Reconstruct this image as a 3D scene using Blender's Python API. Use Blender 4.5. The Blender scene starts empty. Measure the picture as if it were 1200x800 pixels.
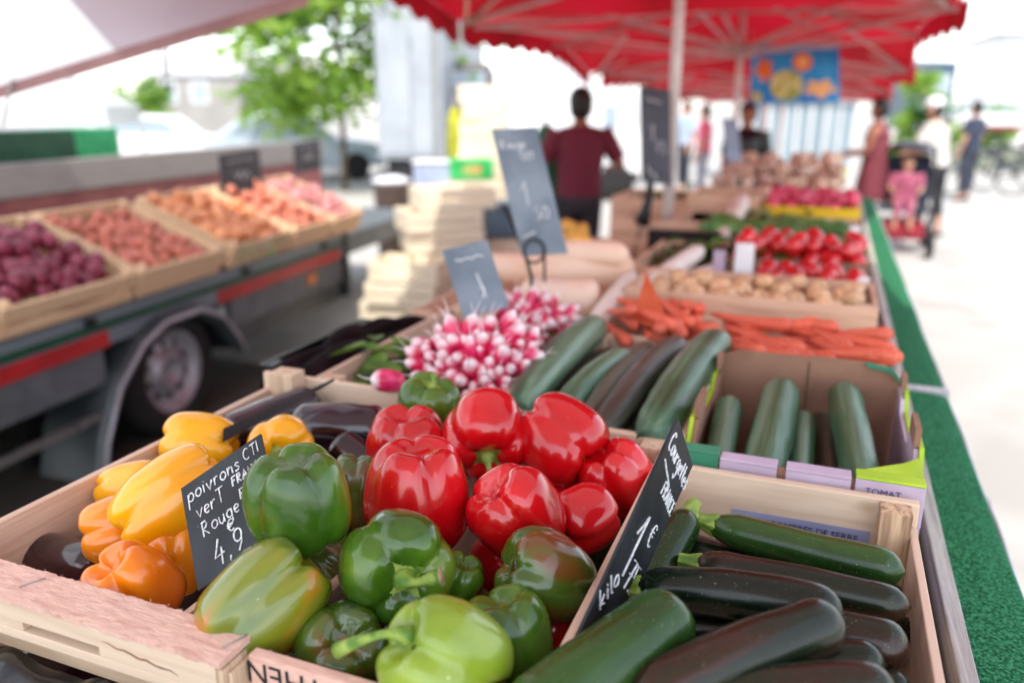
import bpy, bmesh, math, random
from mathutils import Vector, Matrix, Quaternion, noise
from math import pi, sin, cos, radians as rad
RND = random.Random(7)
scene = bpy.context.scene
COL = scene.collection

# ------------------------------------------------------------------ camera
F = 930.0; VX, HY = 982.0, 125.0; ZC = 1.6
PITCH = math.atan((400 - HY) / F); YAW = math.atan((VX - 600) / math.hypot(F, 400 - HY))
Fh = Vector((-sin(YAW), cos(YAW), 0)); Rv = Vector((cos(YAW), sin(YAW), 0))
Fv = (Fh * cos(PITCH) - Vector((0, 0, 1)) * sin(PITCH)).normalized(); Uv = Rv.cross(Fv)
CAM = Vector((0, 0, ZC))
def ray(x, y): return Fv + Rv * ((x - 600) / F) - Uv * ((y - 400) / F)
def P(x, y, z): d = ray(x, y); return CAM + d * ((z - ZC) / d.z)          # point at height z
def PD(x, y, D): return CAM + ray(x, y) * D                               # point at depth D
def cdir(r, u, t): return (Rv * r + Uv * u - Fv * t).normalized()          # right, up, toward the viewer
def depth(p): return (Vector(p) - CAM).dot(Fv)

cam = bpy.data.cameras.new('camera'); co = bpy.data.objects.new('camera', cam); COL.objects.link(co)
m = Matrix((Rv, Uv, -Fv)).transposed().to_4x4(); m.translation = CAM; co.matrix_world = m
cam.sensor_width = 36; cam.lens = F / 1200 * 36; cam.clip_start = 0.02; cam.clip_end = 2000
cam.dof.use_dof = True; cam.dof.focus_distance = 0.87; cam.dof.aperture_fstop = 2.2
scene.camera = co
scene.view_settings.view_transform = 'Standard'; scene.view_settings.look = 'None'
scene.view_settings.exposure = 0; scene.view_settings.gamma = 1
scene.render.engine = 'CYCLES'
scene.cycles.use_denoising = True
scene.cycles.max_bounces = 10; scene.cycles.transparent_max_bounces = 8
scene.cycles.sample_clamp_indirect = 6; scene.cycles.caustics_reflective = False; scene.cycles.caustics_refractive = False

# ------------------------------------------------------------------ light
SUN_EL, SUN_AZ = rad(58), rad(160)      # azimuth from +Y towards +X
world = bpy.data.worlds.new('World'); scene.world = world; world.use_nodes = True
nt = world.node_tree; bg = nt.nodes['Background']; sky = nt.nodes.new('ShaderNodeTexSky')
sky.sky_type = 'NISHITA'; sky.sun_disc = False; sky.sun_elevation = SUN_EL; sky.sun_rotation = SUN_AZ
sky.air_density = 1.0; sky.dust_density = 1.0; sky.ozone_density = 1.0
hsv = nt.nodes.new('ShaderNodeHueSaturation'); hsv.inputs['Saturation'].default_value = .42
nt.links.new(sky.outputs[0], hsv.inputs['Color']); nt.links.new(hsv.outputs[0], bg.inputs[0]); bg.inputs[1].default_value = 0.46
sl = bpy.data.lights.new('sun', 'SUN'); sl.energy = 5.0; sl.angle = rad(0.5); sl.color = (1, .95, .87)
so = bpy.data.objects.new('sun', sl); COL.objects.link(so)
sd = Vector((sin(SUN_AZ) * cos(SUN_EL), cos(SUN_AZ) * cos(SUN_EL), sin(SUN_EL)))
so.rotation_euler = sd.to_track_quat('Z', 'Y').to_euler(); so.location = (0, 0, 8)

# ------------------------------------------------------------------ materials
def hx(s):
    s = s.lstrip('#'); v = [int(s[i:i + 2], 16) / 255 for i in (0, 2, 4)]
    return tuple(((c + .055) / 1.055) ** 2.4 if c > .04045 else c / 12.92 for c in v)
def L(c): return hx(c) if isinstance(c, str) else tuple(c)
MATS = {}
def pm(name, cols, scale=8, rough=.5, stretch=(1, 1, 1), bump=0, bscale=60, spec=.5, coat=0, metal=0, sss=0,
       detail=4, speck=None, rnd=0, trans=0, rvar=.0, sheen=0, obj_rnd=True, bstretch=None):
    """principled material: a noise along `stretch` drives a ramp of `cols`"""
    if name in MATS: return MATS[name]
    M = bpy.data.materials.new(name); M.use_nodes = True; t = M.node_tree; N = t.nodes; K = t.links.new
    b = N['Principled BSDF']; tc = N.new('ShaderNodeTexCoord'); mp = N.new('ShaderNodeMapping')
    mp.inputs['Scale'].default_value = stretch; K(tc.outputs['Object'], mp.inputs[0])
    oi = N.new('ShaderNodeObjectInfo')
    vec = mp.outputs[0]
    if obj_rnd:
        ad = N.new('ShaderNodeVectorMath'); ad.operation = 'ADD'; sc = N.new('ShaderNodeVectorMath'); sc.operation = 'SCALE'
        cb = N.new('ShaderNodeCombineXYZ'); K(oi.outputs['Random'], cb.inputs[0]); K(oi.outputs['Random'], cb.inputs[1]); K(oi.outputs['Random'], cb.inputs[2])
        K(cb.outputs[0], sc.inputs[0]); sc.inputs['Scale'].default_value = 37.0
        K(mp.outputs[0], ad.inputs[0]); K(sc.outputs[0], ad.inputs[1]); vec = ad.outputs[0]
    no = N.new('ShaderNodeTexNoise'); no.inputs['Scale'].default_value = scale; no.inputs['Detail'].default_value = detail
    K(vec, no.inputs['Vector'])
    rp = N.new('ShaderNodeValToRGB'); K(no.outputs[0], rp.inputs[0])
    cols = [L(c) for c in cols] if isinstance(cols, (list, tuple)) and not isinstance(cols[0], (int, float)) else [L(cols)]
    if len(cols) == 1: cols = [tuple(c * .88 for c in cols[0]), cols[0]]
    e = rp.color_ramp.elements; n = len(cols)
    for i, c in enumerate(cols):
        pos = .36 + .28 * i / (n - 1)
        el = e[0] if i == 0 else (e[len(e) - 1] if i == n - 1 else e.new(pos))
        el.color = (*c, 1)
    e[0].position = .36; e[len(e) - 1].position = .64
    out = rp.outputs[0]
    if speck:      # (colour, scale, threshold)
        n2 = N.new('ShaderNodeTexNoise'); n2.inputs['Scale'].default_value = speck[1]; n2.inputs['Detail'].default_value = 2
        K(tc.outputs['Object'], n2.inputs['Vector'])
        r2 = N.new('ShaderNodeValToRGB'); r2.color_ramp.elements[0].position = speck[2]; r2.color_ramp.elements[1].position = speck[2] + .05
        K(n2.outputs[0], r2.inputs[0]); mx = N.new('ShaderNodeMixRGB'); K(r2.outputs[0], mx.inputs[0]); K(out, mx.inputs[1])
        mx.inputs[2].default_value = (*L(speck[0]), 1); out = mx.outputs[0]
    if rnd:
        hs = N.new('ShaderNodeHueSaturation'); mr = N.new('ShaderNodeMapRange')
        mr.inputs['To Min'].default_value = 1 - rnd; mr.inputs['To Max'].default_value = 1 + rnd
        K(oi.outputs['Random'], mr.inputs[0]); K(mr.outputs[0], hs.inputs['Value']); K(out, hs.inputs['Color']); out = hs.outputs[0]
    K(out, b.inputs['Base Color'])
    b.inputs['Roughness'].default_value = rough; b.inputs['Metallic'].default_value = metal
    b.inputs['Specular IOR Level'].default_value = spec; b.inputs['Coat Weight'].default_value = coat; b.inputs['Coat Roughness'].default_value = .07
    if sss:
        b.inputs['Subsurface Weight'].default_value = sss; b.inputs['Subsurface Radius'].default_value = (1, .5, .2); b.inputs['Subsurface Scale'].default_value = .006
    if sheen: b.inputs['Sheen Weight'].default_value = sheen
    if rvar:
        mr = N.new('ShaderNodeMapRange'); mr.inputs['To Min'].default_value = max(.03, rough - rvar); mr.inputs['To Max'].default_value = rough + rvar
        n3 = N.new('ShaderNodeTexNoise'); n3.inputs['Scale'].default_value = scale * 2.3; n3.inputs['Detail'].default_value = 3; K(vec, n3.inputs['Vector'])
        K(n3.outputs[0], mr.inputs[0]); K(mr.outputs[0], b.inputs['Roughness'])
    if bump:
        bn = N.new('ShaderNodeTexNoise'); bn.inputs['Scale'].default_value = bscale; bn.inputs['Detail'].default_value = 3
        if bstretch:
            m2 = N.new('ShaderNodeMapping'); m2.inputs['Scale'].default_value = bstretch; K(tc.outputs['Object'], m2.inputs[0]); K(m2.outputs[0], bn.inputs['Vector'])
        else: K(vec, bn.inputs['Vector'])
        bu = N.new('ShaderNodeBump'); bu.inputs['Strength'].default_value = bump; bu.inputs['Distance'].default_value = .004
        K(bn.outputs[0], bu.inputs['Height']); K(bu.outputs[0], b.inputs['Normal'])
    if trans:
        tr = N.new('ShaderNodeBsdfTranslucent'); K(out, tr.inputs[0]); ms = N.new('ShaderNodeMixShader'); ms.inputs[0].default_value = trans
        K(b.outputs[0], ms.inputs[1]); K(tr.outputs[0], ms.inputs[2]); K(ms.outputs[0], N['Material Output'].inputs[0])
    MATS[name] = M; return M

def wood(name, a, b, c=None, axis=0, **k):
    st = [14, 14, 14]; st[axis] = .9
    return pm(name, [a, b, c or a], scale=5, rough=k.pop('rough', .75), stretch=tuple(st), bump=k.pop('bump', .1), bscale=22,
              bstretch=tuple(s * 1.0 for s in st), spec=.25, **k)
W_x = wood('poplar_grain_x', '#d4bba2', '#dfc8af', '#dac2a9', 0, speck=('#a88868', 9, .74))
W_y = wood('poplar_grain_y', '#d0b09a', '#dcc0aa', '#d6b8a4', 1)
W_z = wood('poplar_grain_z', '#bfa085', '#dac1a5', '#ccb094', 2)
W_pale = wood('sunbleached_wood', '#e2d4b8', '#f0e4cc', '#e9dcc2', 0)
W_rough = pm('sawn_wood_fuzzy', ['#cf9f8e', '#e2b8a6', '#d9ac9a'], scale=60, rough=.95, bump=.6, bscale=420, bstretch=(.22, 1, 1), stretch=(.4, 1.6, 1), spec=.1, sheen=.3)  # pink light of the red canopy is put into the wood colour
W_box = wood('trailer_crate_wood', '#d0aa86', '#e0c09c', '#d8b590', 0)
INK = pm('black_ink', '#15151a', rough=.7)
RED_P = pm('red_pepper_skin', ['#b8060f', '#cc0a14', '#d81620'], speck=('#e05a50', 140, .75), scale=9, rough=.20, stretch=(1.2, 1.2, .5), bump=.16, bscale=26, coat=.6, rvar=.07)
GRN_P = pm('green_pepper_skin', ['#2e5010', '#456a16', '#667f26'], speck=('#8a9a50', 150, .74), scale=11, rough=.21, stretch=(1.3, 1.3, .45), bump=.16, bscale=26, coat=.3, rvar=.1)
LIME_P = pm('light_green_pepper_skin', ['#6a8620', '#829c2a', '#97ac38'], speck=('#c0c880', 130, .74), scale=9, rough=.28, stretch=(1.3, 1.3, .45), bump=.16, bscale=26, coat=.4, rvar=.07)
OLIVE_P = pm('turning_pepper_skin', ['#566a18', '#727c1e', '#80801f', '#ae721e'], speck=('#a8a860', 140, .74), scale=17, rough=.22, stretch=(1.5, 1.5, .35), bump=.16, bscale=26, coat=.6, detail=2, rvar=.07)
DARK_P = pm('dark_green_pepper_skin', ['#213c0e', '#375612', '#4a5a18', '#6a4016'], scale=14, rough=.24, stretch=(1.5, 1.5, .4), bump=.16, bscale=26, coat=.6, detail=2, rvar=.06)
YEL_P = pm('yellow_pepper_skin', ['#e49400', '#f2aa06', '#f6b412'], scale=8, rough=.24, stretch=(1.2, 1.2, .5), bump=.16, bscale=26, coat=.5, rvar=.07)
ORA_P = pm('orange_pepper_skin', ['#dc6a05', '#ec8208', '#f0930c'], scale=8, rough=.24, stretch=(1.2, 1.2, .5), bump=.16, bscale=26, coat=.5, rvar=.07)
STEM = pm('green_stem', ['#4f7a22', '#7f9a3c', '#95a850'], scale=30, rough=.55, stretch=(3, 3, .6), bump=.3, bscale=90)
STEMCUT = pm('dry_stem_cut', ['#b9a27c', '#8d7450'], scale=120, rough=.9, bump=.5, bscale=300)
ZUC = pm('zucchini_skin', ['#081509', '#0f1f0d', '#16210e', '#2e1a12'], scale=9, rough=.26, stretch=(1.6, 1.6, .5), bump=.08, bscale=60, spec=.38, coat=.12,
         speck=('#7f9a6a', 560, .70), rvar=.08, detail=3)
ZUCG = pm('green_zucchini_skin', ['#16300e', '#234216', '#30501c', '#3c4420'], scale=8, rough=.26, stretch=(1.4, 1.4, .5), bump=.1, bscale=60, spec=.4, coat=.15,
          speck=('#8fae70', 560, .70), rvar=.08)
ZUCB = pm('brownish_zucchini_skin', ['#0f1c0b', '#1a1e10', '#381f14', '#16240f'], scale=10, rough=.28, stretch=(1.6, 1.6, .5), bump=.1, bscale=60, spec=.38, coat=.12,
          speck=('#7f8a5c', 560, .71), rvar=.08)
CUC = pm('cucumber_skin', ['#26492f', '#3a6244', '#6c8c74'], scale=9, rough=.33, stretch=(4, 4, .15), bump=.35, bscale=120, coat=.15)
CUCB = pm('brownish_cucumber_skin', ['#343828', '#46423a', '#5c6a5a'], scale=9, rough=.36, stretch=(4, 4, .15), bump=.35, bscale=120, coat=.1)
EGG = pm('aubergine_skin', ['#12060f', '#210a18', '#3a0c1a'], scale=5, rough=.16, coat=.7)
SLATE = pm('chalkboard_slate', ['#16191d', '#1f242a', '#2a3036'], scale=18, rough=.5, stretch=(1, 1, .3), bump=.1, bscale=80, spec=.4, speck=('#59616a', 130, .72))
SLATE_HAZE = pm('sky_hazed_slate', ['#64727f', '#72808d', '#82909c'], scale=10, rough=.45, spec=.5, bump=.1, bscale=50)  # sky reflection and haze are lightened into the slate colour
SLATE3 = pm('dark_dull_slate', ['#1d1a1c', '#2b2628'], scale=14, rough=.7)
CHALK = pm('chalk', ['#b8bcc2', '#e2e4e8', '#f2f2f2'], scale=260, rough=.95, bump=.4, bscale=400)
METAL = pm('galvanised_steel', ['#7d7c7c', '#9a9998', '#8a8888'], scale=14, rough=.42, metal=.7, bump=.05)
ALU = pm('aluminium_edge', ['#a6a7ac', '#c9cacf', '#b7b8bd'], scale=20, rough=.45, metal=.3, stretch=(1, .2, 1))
STEEL_W = pm('white_painted_tube', ['#cfc8c4', '#e4deda'], rough=.45)
BLACK = pm('black_plastic', ['#08090b', '#121318'], scale=10, rough=.3)
DARKMETAL = pm('dark_metal', ['#1a1a1d', '#2a2a2e'], rough=.45, metal=.4)
BLACKBAG = pm('black_polythene', ['#07080a', '#101216'], scale=20, rough=.22, bump=1.0, bscale=16, coat=.3)
RUBBER = pm('tyre_rubber', ['#131214', '#201e20'], scale=30, rough=.8, bump=.2)

# ------------------------------------------------------------------ mesh helpers
def obj(name, bm, mat, parent=None, smooth=False, bevel=0, loc=None, rot=None):
    me = bpy.data.meshes.new(name); bm.normal_update(); bm.to_mesh(me); bm.free()
    o = bpy.data.objects.new(name, me); COL.objects.link(o)
    for mm in (mat if isinstance(mat, (list, tuple)) else [mat]): me.materials.append(mm)
    if smooth:
        for p in me.polygons: p.use_smooth = True
    if parent: o.parent = parent
    if loc is not None: o.location = loc
    if rot is not None: o.rotation_euler = rot
    if bevel:
        b = o.modifiers.new('edge', 'BEVEL'); b.width = bevel; b.segments = 2; b.limit_method = 'ANGLE'
    return o
def tag(o, label, cat, group=None, kind=None):
    if label: o['label'] = label
    if cat: o['category'] = cat
    if group: o['group'] = group
    if kind: o['kind'] = kind
    return o
def thing(name, label, cat, loc=(0, 0, 0), rz=0, group=None):
    o = bpy.data.objects.new(name, None); COL.objects.link(o); o.location = loc; o.rotation_euler = (0, 0, rz); o.empty_display_size = .05
    return tag(o, label, cat, group)
def copy_tree(o, parent=None, **kw):
    c = o.copy(); COL.objects.link(c)
    if parent: c.parent = parent
    for ch in o.children: copy_tree(ch, c)
    for k, v in kw.items(): c[k] = v
    return c
def box(bm, x0, x1, y0, y1, z0, z1, M=None, mi=0):
    vs = [bm.verts.new(Vector((x, y, z)) if M is None else M @ Vector((x, y, z))) for z in (z0, z1) for y in (y0, y1) for x in (x0, x1)]
    for f in ((0, 2, 3, 1), (4, 5, 7, 6), (0, 1, 5, 4), (2, 6, 7, 3), (0, 4, 6, 2), (1, 3, 7, 5)):
        bm.faces.new([vs[i] for i in f]).material_index = mi
def boxes(*bs):
    bm = bmesh.new()
    for b in bs: box(bm, *b)
    return bm
def frame_of(d):
    d = Vector(d).normalized(); a = Vector((0, 0, 1)) if abs(d.z) < .9 else Vector((1, 0, 0))
    u = a.cross(d).normalized(); return u, d.cross(u)
def tube(bm, pts, rs, n=8, cap=True, sq=None, mi=0):
    pts = [Vector(p) for p in pts]
    if not isinstance(rs, (list, tuple)): rs = [rs] * len(pts)
    rings = []; u = None
    for i, p in enumerate(pts):
        d = (pts[min(i + 1, len(pts) - 1)] - pts[max(i - 1, 0)])
        if d.length < 1e-9: d = Vector((0, 0, 1))
        d.normalize()
        if u is None: u, v = frame_of(d)
        else:
            u = (u - d * u.dot(d))
            if u.length < 1e-6: u, v = frame_of(d)
            u.normalize(); v = d.cross(u)
        rings.append([bm.verts.new(p + (u * cos(2 * pi * k / n) + v * sin(2 * pi * k / n)) * rs[i]) for k in range(n)])
    for a, b in zip(rings, rings[1:]):
        for k in range(n): bm.faces.new((a[k], a[(k + 1) % n], b[(k + 1) % n], b[k])).material_index = mi
    if cap:
        bm.faces.new(rings[0][::-1]).material_index = mi; bm.faces.new(rings[-1]).material_index = mi
def bar(bm, a, b, w, h=None, up=(0, 0, 1)):
    a, b = Vector(a), Vector(b); d = (b - a).normalized(); u = Vector(up)
    s = d.cross(u)
    if s.length < 1e-4: s = d.cross(Vector((1, 0, 0)))
    s.normalize(); u = s.cross(d); h = h or w
    vs = [bm.verts.new(p + s * (w / 2 * i) + u * (h / 2 * j)) for p in (a, b) for i, j in ((-1, -1), (1, -1), (1, 1), (-1, 1))]
    for f in ((3, 2, 1, 0), (4, 5, 6, 7), (0, 1, 5, 4), (1, 2, 6, 5), (2, 3, 7, 6), (3, 0, 4, 7)): bm.faces.new([vs[i] for i in f])
def lathe(bm, prof, n=24, M=None, mi=0):
    rings = []
    for r, z in prof:
        rings.append([bm.verts.new((M or Matrix()) @ Vector((r * cos(2 * pi * k / n), r * sin(2 * pi * k / n), z))) for k in range(n)])
    for a, b in zip(rings, rings[1:]):
        for k in range(n): bm.faces.new((a[k], a[(k + 1) % n], b[(k + 1) % n], b[k])).material_index = mi
    return rings
def ball(bm, c, r, n=10, seed=0, amp=.08, sq=(1, 1, 1), tip=0):
    g = bmesh.ops.create_icosphere(bm, subdivisions=2 if n <= 10 else 3, radius=1)
    for v in g['verts']:
        p = v.co.copy(); k = 1 + amp * noise.noise(p * 1.3 + Vector((seed * 3.7, 0, 0)))
        if tip: k *= 1 + tip * max(0, p.z) ** 6
        v.co = Vector(c) + Vector((p.x * sq[0], p.y * sq[1], p.z * sq[2])) * (r * k)
def orient(o, zdir, loc, roll=0, scale=1):
    q = Vector(zdir).to_track_quat('Z', 'Y') @ Quaternion((0, 0, 1), roll)
    o.rotation_mode = 'QUATERNION'; o.rotation_quaternion = q; o.location = loc
    o.scale = (scale,) * 3 if not isinstance(scale, (tuple, list)) else scale
def board3(TL, TR, BL, th, name='board', mat=None, parent=None):
    """slab through three corners; returns object and (origin TL, right unit, down unit, w, h, normal)"""
    TL, TR, BL = Vector(TL), Vector(TR), Vector(BL); r = TR - TL; d = BL - TL; n = d.cross(r).normalized()
    bm = bmesh.new(); vs = []
    for k in (0, 1):
        for p in (TL, TR, TR + d, BL): vs.append(bm.verts.new(p - n * th * k))
    for f in ((3, 2, 1, 0), (4, 5, 6, 7), (0, 1, 5, 4), (1, 2, 6, 5), (2, 3, 7, 6), (3, 0, 4, 7)): bm.faces.new([vs[i] for i in f])
    bmesh.ops.recalc_face_normals(bm, faces=bm.faces)
    return obj(name, bm, mat, parent), (TL, r, d, n)

# ------------------------------------------------------------------ handwriting (strokes in a unit box, y up, baseline 0)
def arc(cx, cy, rx, ry, a0, a1, n=9): return [(cx + rx * cos(rad(a0 + (a1 - a0) * i / n)), cy + ry * sin(rad(a0 + (a1 - a0) * i / n))) for i in range(n + 1)]
G = {
 'p': (.5, [[(.08, .5), (.05, -.45)], [(.06, .35)] + arc(.24, .27, .2, .26, 120, -150)]),
 'o': (.5, [arc(.25, .26, .2, .25, 80, 440, 12)]),
 'i': (.25, [[(.1, .5), (.12, 0)], [(.13, .68), (.14, .72)]]),
 'v': (.45, [[(.02, .5), (.2, 0), (.42, .52)]]),
 'r': (.4, [[(.06, .5), (.08, 0)], [(.08, .3), (.2, .48), (.34, .46)]]),
 'n': (.5, [[(.06, .5), (.08, 0)], [(.08, .3), (.22, .5), (.36, .42), (.4, 0)]]),
 's': (.42, [[(.36, .44), (.2, .52), (.1, .4), (.2, .28), (.34, .18), (.28, .03), (.06, .02)]]),
 'e': (.45, [[(.08, .24), (.36, .3)] + arc(.23, .26, .17, .25, 20, 310, 9)]),
 't': (.35, [[(.16, .85), (.14, .1), (.3, .02)], [(0, .55), (.34, .58)]]),
 'u': (.5, [[(.06, .5), (.08, .12), (.2, .0), (.36, .12), (.4, .5), (.42, 0)]]),
 'g': (.5, [arc(.24, .26, .19, .24, 60, 400, 10), [(.42, .5), (.42, -.25), (.25, -.45), (.06, -.3)]]),
 'k': (.45, [[(.06, .95), (.06, 0)], [(.38, .5), (.08, .22), (.4, 0)]]),
 'l': (.22, [[(.08, .95), (.08, .05), (.18, 0)]]),
 'V': (.6, [[(.02, .9), (.25, 0), (.55, .95)]]),
 'R': (.6, [[(.08, 0), (.1, .9)], [(.06, .88), (.35, .9), (.42, .68), (.3, .5), (.1, .45), (.48, 0)]]),
 'F': (.55, [[(.08, 0), (.1, .9), (.5, .92)], [(.1, .48), (.4, .5)]]),
 'A': (.6, [[(.02, 0), (.28, .92), (.54, 0)], [(.12, .35), (.44, .36)]]),
 'N': (.6, [[(.06, 0), (.08, .9), (.48, .02), (.5, .92)]]),
 'C': (.6, [arc(.34, .45, .28, .45, 50, 310, 10)]),
 'E': (.5, [[(.46, .92), (.08, .9), (.06, 0), (.46, .02)], [(.07, .47), (.38, .49)]]),
 'T': (.55, [[(.02, .9), (.54, .92)], [(.28, .9), (.28, 0)]]),
 'I': (.25, [[(.1, .92), (.1, 0)]]),
 '4': (.6, [[(.3, 1), (.04, .3), (.52, .36)], [(.4, .6), (.36, -.1)]]),
 '9': (.55, [arc(.25, .65, .19, .26, 20, 380, 11), [(.44, .7), (.4, .3), (.22, 0)]]),
 '1': (.4, [[(.02, .62), (.24, 1), (.2, 0)]]),
 '7': (.5, [[(.04, .9), (.46, .94), (.2, 0)], [(.12, .48), (.4, .5)]]),
 '5': (.5, [[(.44, .92), (.12, .9), (.1, .5), (.32, .52), (.42, .28), (.28, .02), (.04, .06)]]),
 '2': (.5, [[(.04, .7), (.22, .95), (.42, .7), (.04, 0), (.48, .02)]]),
 '8': (.5, [arc(.25, .7, .17, .22, 90, 450, 10), arc(.25, .24, .21, .25, 90, 450, 10)]),
 '3': (.5, [[(.06, .88), (.36, .9), (.4, .66), (.2, .52), (.44, .3), (.3, .0), (.04, .06)]]),
 '0': (.55, [arc(.25, .47, .2, .46, 90, 450, 12)]),
 ',': (.25, [[(.12, .06), (.06, -.14)]]),
 '€': (.6, [arc(.36, .45, .26, .42, 50, 310, 9), [(.0, .55), (.4, .57)], [(0, .38), (.36, .4)]]),
 ' ': (.35, []),
}
def write(bm, fr, text, x, y, size, slope=0, wr=.0009, shear=0, rise=0):
    """strokes on a board frame: x, y in 0..1 of the board from its top left; size in metres"""
    TL, r, d, n = fr; ru, du = r.normalized(), d.normalized(); o = TL + r * x + d * y
    ru2 = (ru * cos(slope) - du * sin(slope)); uu = (-du * cos(slope) - ru * sin(slope))
    cx = 0
    for ch in text:
        w, st = G[ch]
        for s in st:
            jx, jy = RND.uniform(-.02, .02), RND.uniform(-.03, .03)
            pts = [o + ru2 * ((cx + px_ + jx + shear * py_) * size) + uu * ((py_ + jy) * size) + n * .0004 for px_, py_ in s]
            tube(bm, pts, [wr * RND.uniform(.75, 1.2) for _ in pts], 5)
        cx += w + .06
def scribble(bm, fr, x0, y0, x1, y1, amp, k, wr):
    TL, r, d, n = fr; pts = []
    for i in range(k + 1):
        t = i / k; pts.append(TL + r * (x0 + (x1 - x0) * t) + d * (y0 + (y1 - y0) * t + amp * (1 if i % 2 else -1) * RND.uniform(.4, 1)) + n * .0005)
    tube(bm, pts, wr, 5)

# ------------------------------------------------------------------ vegetables
def pepper_bm(R, H, lobes=4, seed=0, taper=.18, groove=.13, dimple=.16, bot=.2, nseg=56, nring=40, sq=.62):
    rn = random.Random(seed); bm = bmesh.new(); rings = []
    ga = [2 * pi * (k + rn.uniform(-.13, .13)) / lobes for k in range(lobes)]
    la = [rn.uniform(.9, 1.1) for _ in range(lobes)]; lb = [rn.uniform(.8, 1.15) for _ in range(lobes)]
    bx, by = rn.uniform(-.12, .12), rn.uniform(-.12, .12)
    for i in range(nring + 1):
        t = i / nring; ph = pi * (.035 + .93 * t); s, c = sin(ph), cos(ph)
        rr = (abs(s) ** sq) * (1 - taper * max(0, (t - .35) / .65) ** 1.3) * (1 - .06 * max(0, .3 - t) / .3)
        zz = math.copysign(abs(c) ** .85, c)
        ring = []
        for k in range(nseg):
            th = 2 * pi * k / nseg; dist = 9; li = 0
            for j in range(lobes):
                dd = abs((th - ga[j] + pi) % (2 * pi) - pi)
                if dd < dist: dist = dd
            for j in range(lobes):
                a0, a1 = ga[j], ga[(j + 1) % lobes]
                if (th - a0) % (2 * pi) <= (a1 - a0) % (2 * pi): li = j
            gd = math.exp(-(dist / .26) ** 2) + .35 * math.exp(-(dist / .1) ** 2)
            endw = .5 + 1.1 * abs(t - .45) ** 1.0 * 2
            r = R * rr * (1 - groove * endw * gd) * (la[li] * (1 - gd * .5) + gd * .5)
            q = min(1, rr)
            z = H / 2 * zz
            if t < .5: z -= H * dimple * math.exp(-(q / .42) ** 2) + H * .05 * gd * (1 - 2 * t)
            else: z += H * bot * math.exp(-(q / .4) ** 2) + H * .10 * gd * (2 * t - 1) * q + H * .05 * (1 - lb[li]) * (2 * t - 1) * 4 * q * (1 - gd)
            x = r * cos(th) + bx * R * (t - .3) * 2 * .5; y = r * sin(th) + by * R * (t - .3)
            nz = noise.noise(Vector((x / R, y / R, z / R)) * 1.6 + Vector((seed * 1.7, 0, 0)))
            k2 = 1 + .035 * nz
            ring.append(bm.verts.new((x * k2, y * k2, z)))
        rings.append(ring)
    for a, b in zip(rings, rings[1:]):
        for k in range(nseg): bm.faces.new((a[(k + 1) % nseg], a[k], b[k], b[(k + 1) % nseg]))
    bm.faces.new(rings[0]); bm.faces.new(rings[-1][::-1])
    return bm
def stem_bm(R, H, dimple, L_=.5, bend=(.4, 0), seed=0, thick=.11):
    rn = random.Random(seed); bm = bmesh.new(); z0 = H / 2 - H * dimple * 1.0
    # calyx
    n = 30; ring0 = []; ring1 = []; c0 = bm.verts.new((0, 0, z0 + .05 * R))
    rg = []
    for j, f in enumerate((.14, .26, .36)):
        row = []
        for k in range(n):
            th = 2 * pi * k / n; ff = f * (1 + (.28 * cos(6 * th + seed) + .1 * rn.uniform(-1, 1) if j == 2 else 0))
            row.append(bm.verts.new((R * ff * cos(th), R * ff * sin(th), z0 + (.07, .05, .085)[j] * R)))
        rg.append(row)
    for k in range(n): bm.faces.new((c0, rg[0][k], rg[0][(k + 1) % n]))
    for a, b in zip(rg, rg[1:]):
        for k in range(n): bm.faces.new((a[k], b[k], b[(k + 1) % n], a[(k + 1) % n]))
    pts = []; rs = []
    for i in range(9):
        t = i / 8; pts.append((R * L_ * bend[0] * t * t, R * L_ * bend[1] * t * t, z0 + .03 * R + R * L_ * (t - .35 * (abs(bend[0]) + abs(bend[1])) * .6 * t * t)))
        rs.append(R * thick * (1.5 - 1.0 * min(1, t * 2.5) + .45 * max(0, t - .6) / .4) * rn.uniform(.95, 1.05))
    tube(bm, pts, rs, 10)
    bm.faces.ensure_lookup_table(); bm.faces[-1].material_index = 1
    return bm
def pepper(label, px, py, z, w, ratio, sdir, mat, roll=0, lobes=4, seed=0, stem=None, group='peppers in the wooden crates', **k):
    p = P(px, py, z); R = w * .54 * depth(p) / F; H = 2 * R * ratio; dim = k.get('dimple', .16)
    o = obj('bell_pepper', pepper_bm(R, H, lobes, seed, **k), mat, smooth=True)
    orient(o, cdir(*sdir), p, roll); tag(o, label, 'pepper', group)
    if stem is not None:
        hg = stem.pop('hang', None)
        if hg: stem['bend'] = (hg[0] * cos(rad(hg[1]) - roll), hg[0] * sin(rad(hg[1]) - roll))
        s = obj('stem', stem_bm(R, H, dim, **stem), [STEM, STEMCUT], o, smooth=True)
    return o
def long_bm(pts, rs, n=20, facets=0, seed=0, stem=0, seg=30):
    """smooth round body along a curve (quadratic through 3 points); rs: profile list"""
    a, b, c = [Vector(p) for p in pts]; P_ = []; R_ = []
    for i in range(seg + 1):
        t = i / seg; P_.append(a * (1 - t) * (1 - 2 * t) + b * 4 * t * (1 - t) + c * t * (2 * t - 1))
        x = t * (len(rs) - 1); k = min(int(x), len(rs) - 2); f = x - k; R_.append(rs[k] * (1 - f) + rs[k + 1] * f)
    bm = bmesh.new(); tube(bm, P_, R_, n)
    if facets:
        pass
    for v in bm.verts:
        v.co += Vector((noise.noise(v.co * 22 + Vector((seed, 0, 0))), noise.noise(v.co * 22 + Vector((0, seed, 7))), noise.noise(v.co * 22 + Vector((3, 0, seed))))) * (max(rs) * .05)
    return bm
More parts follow.
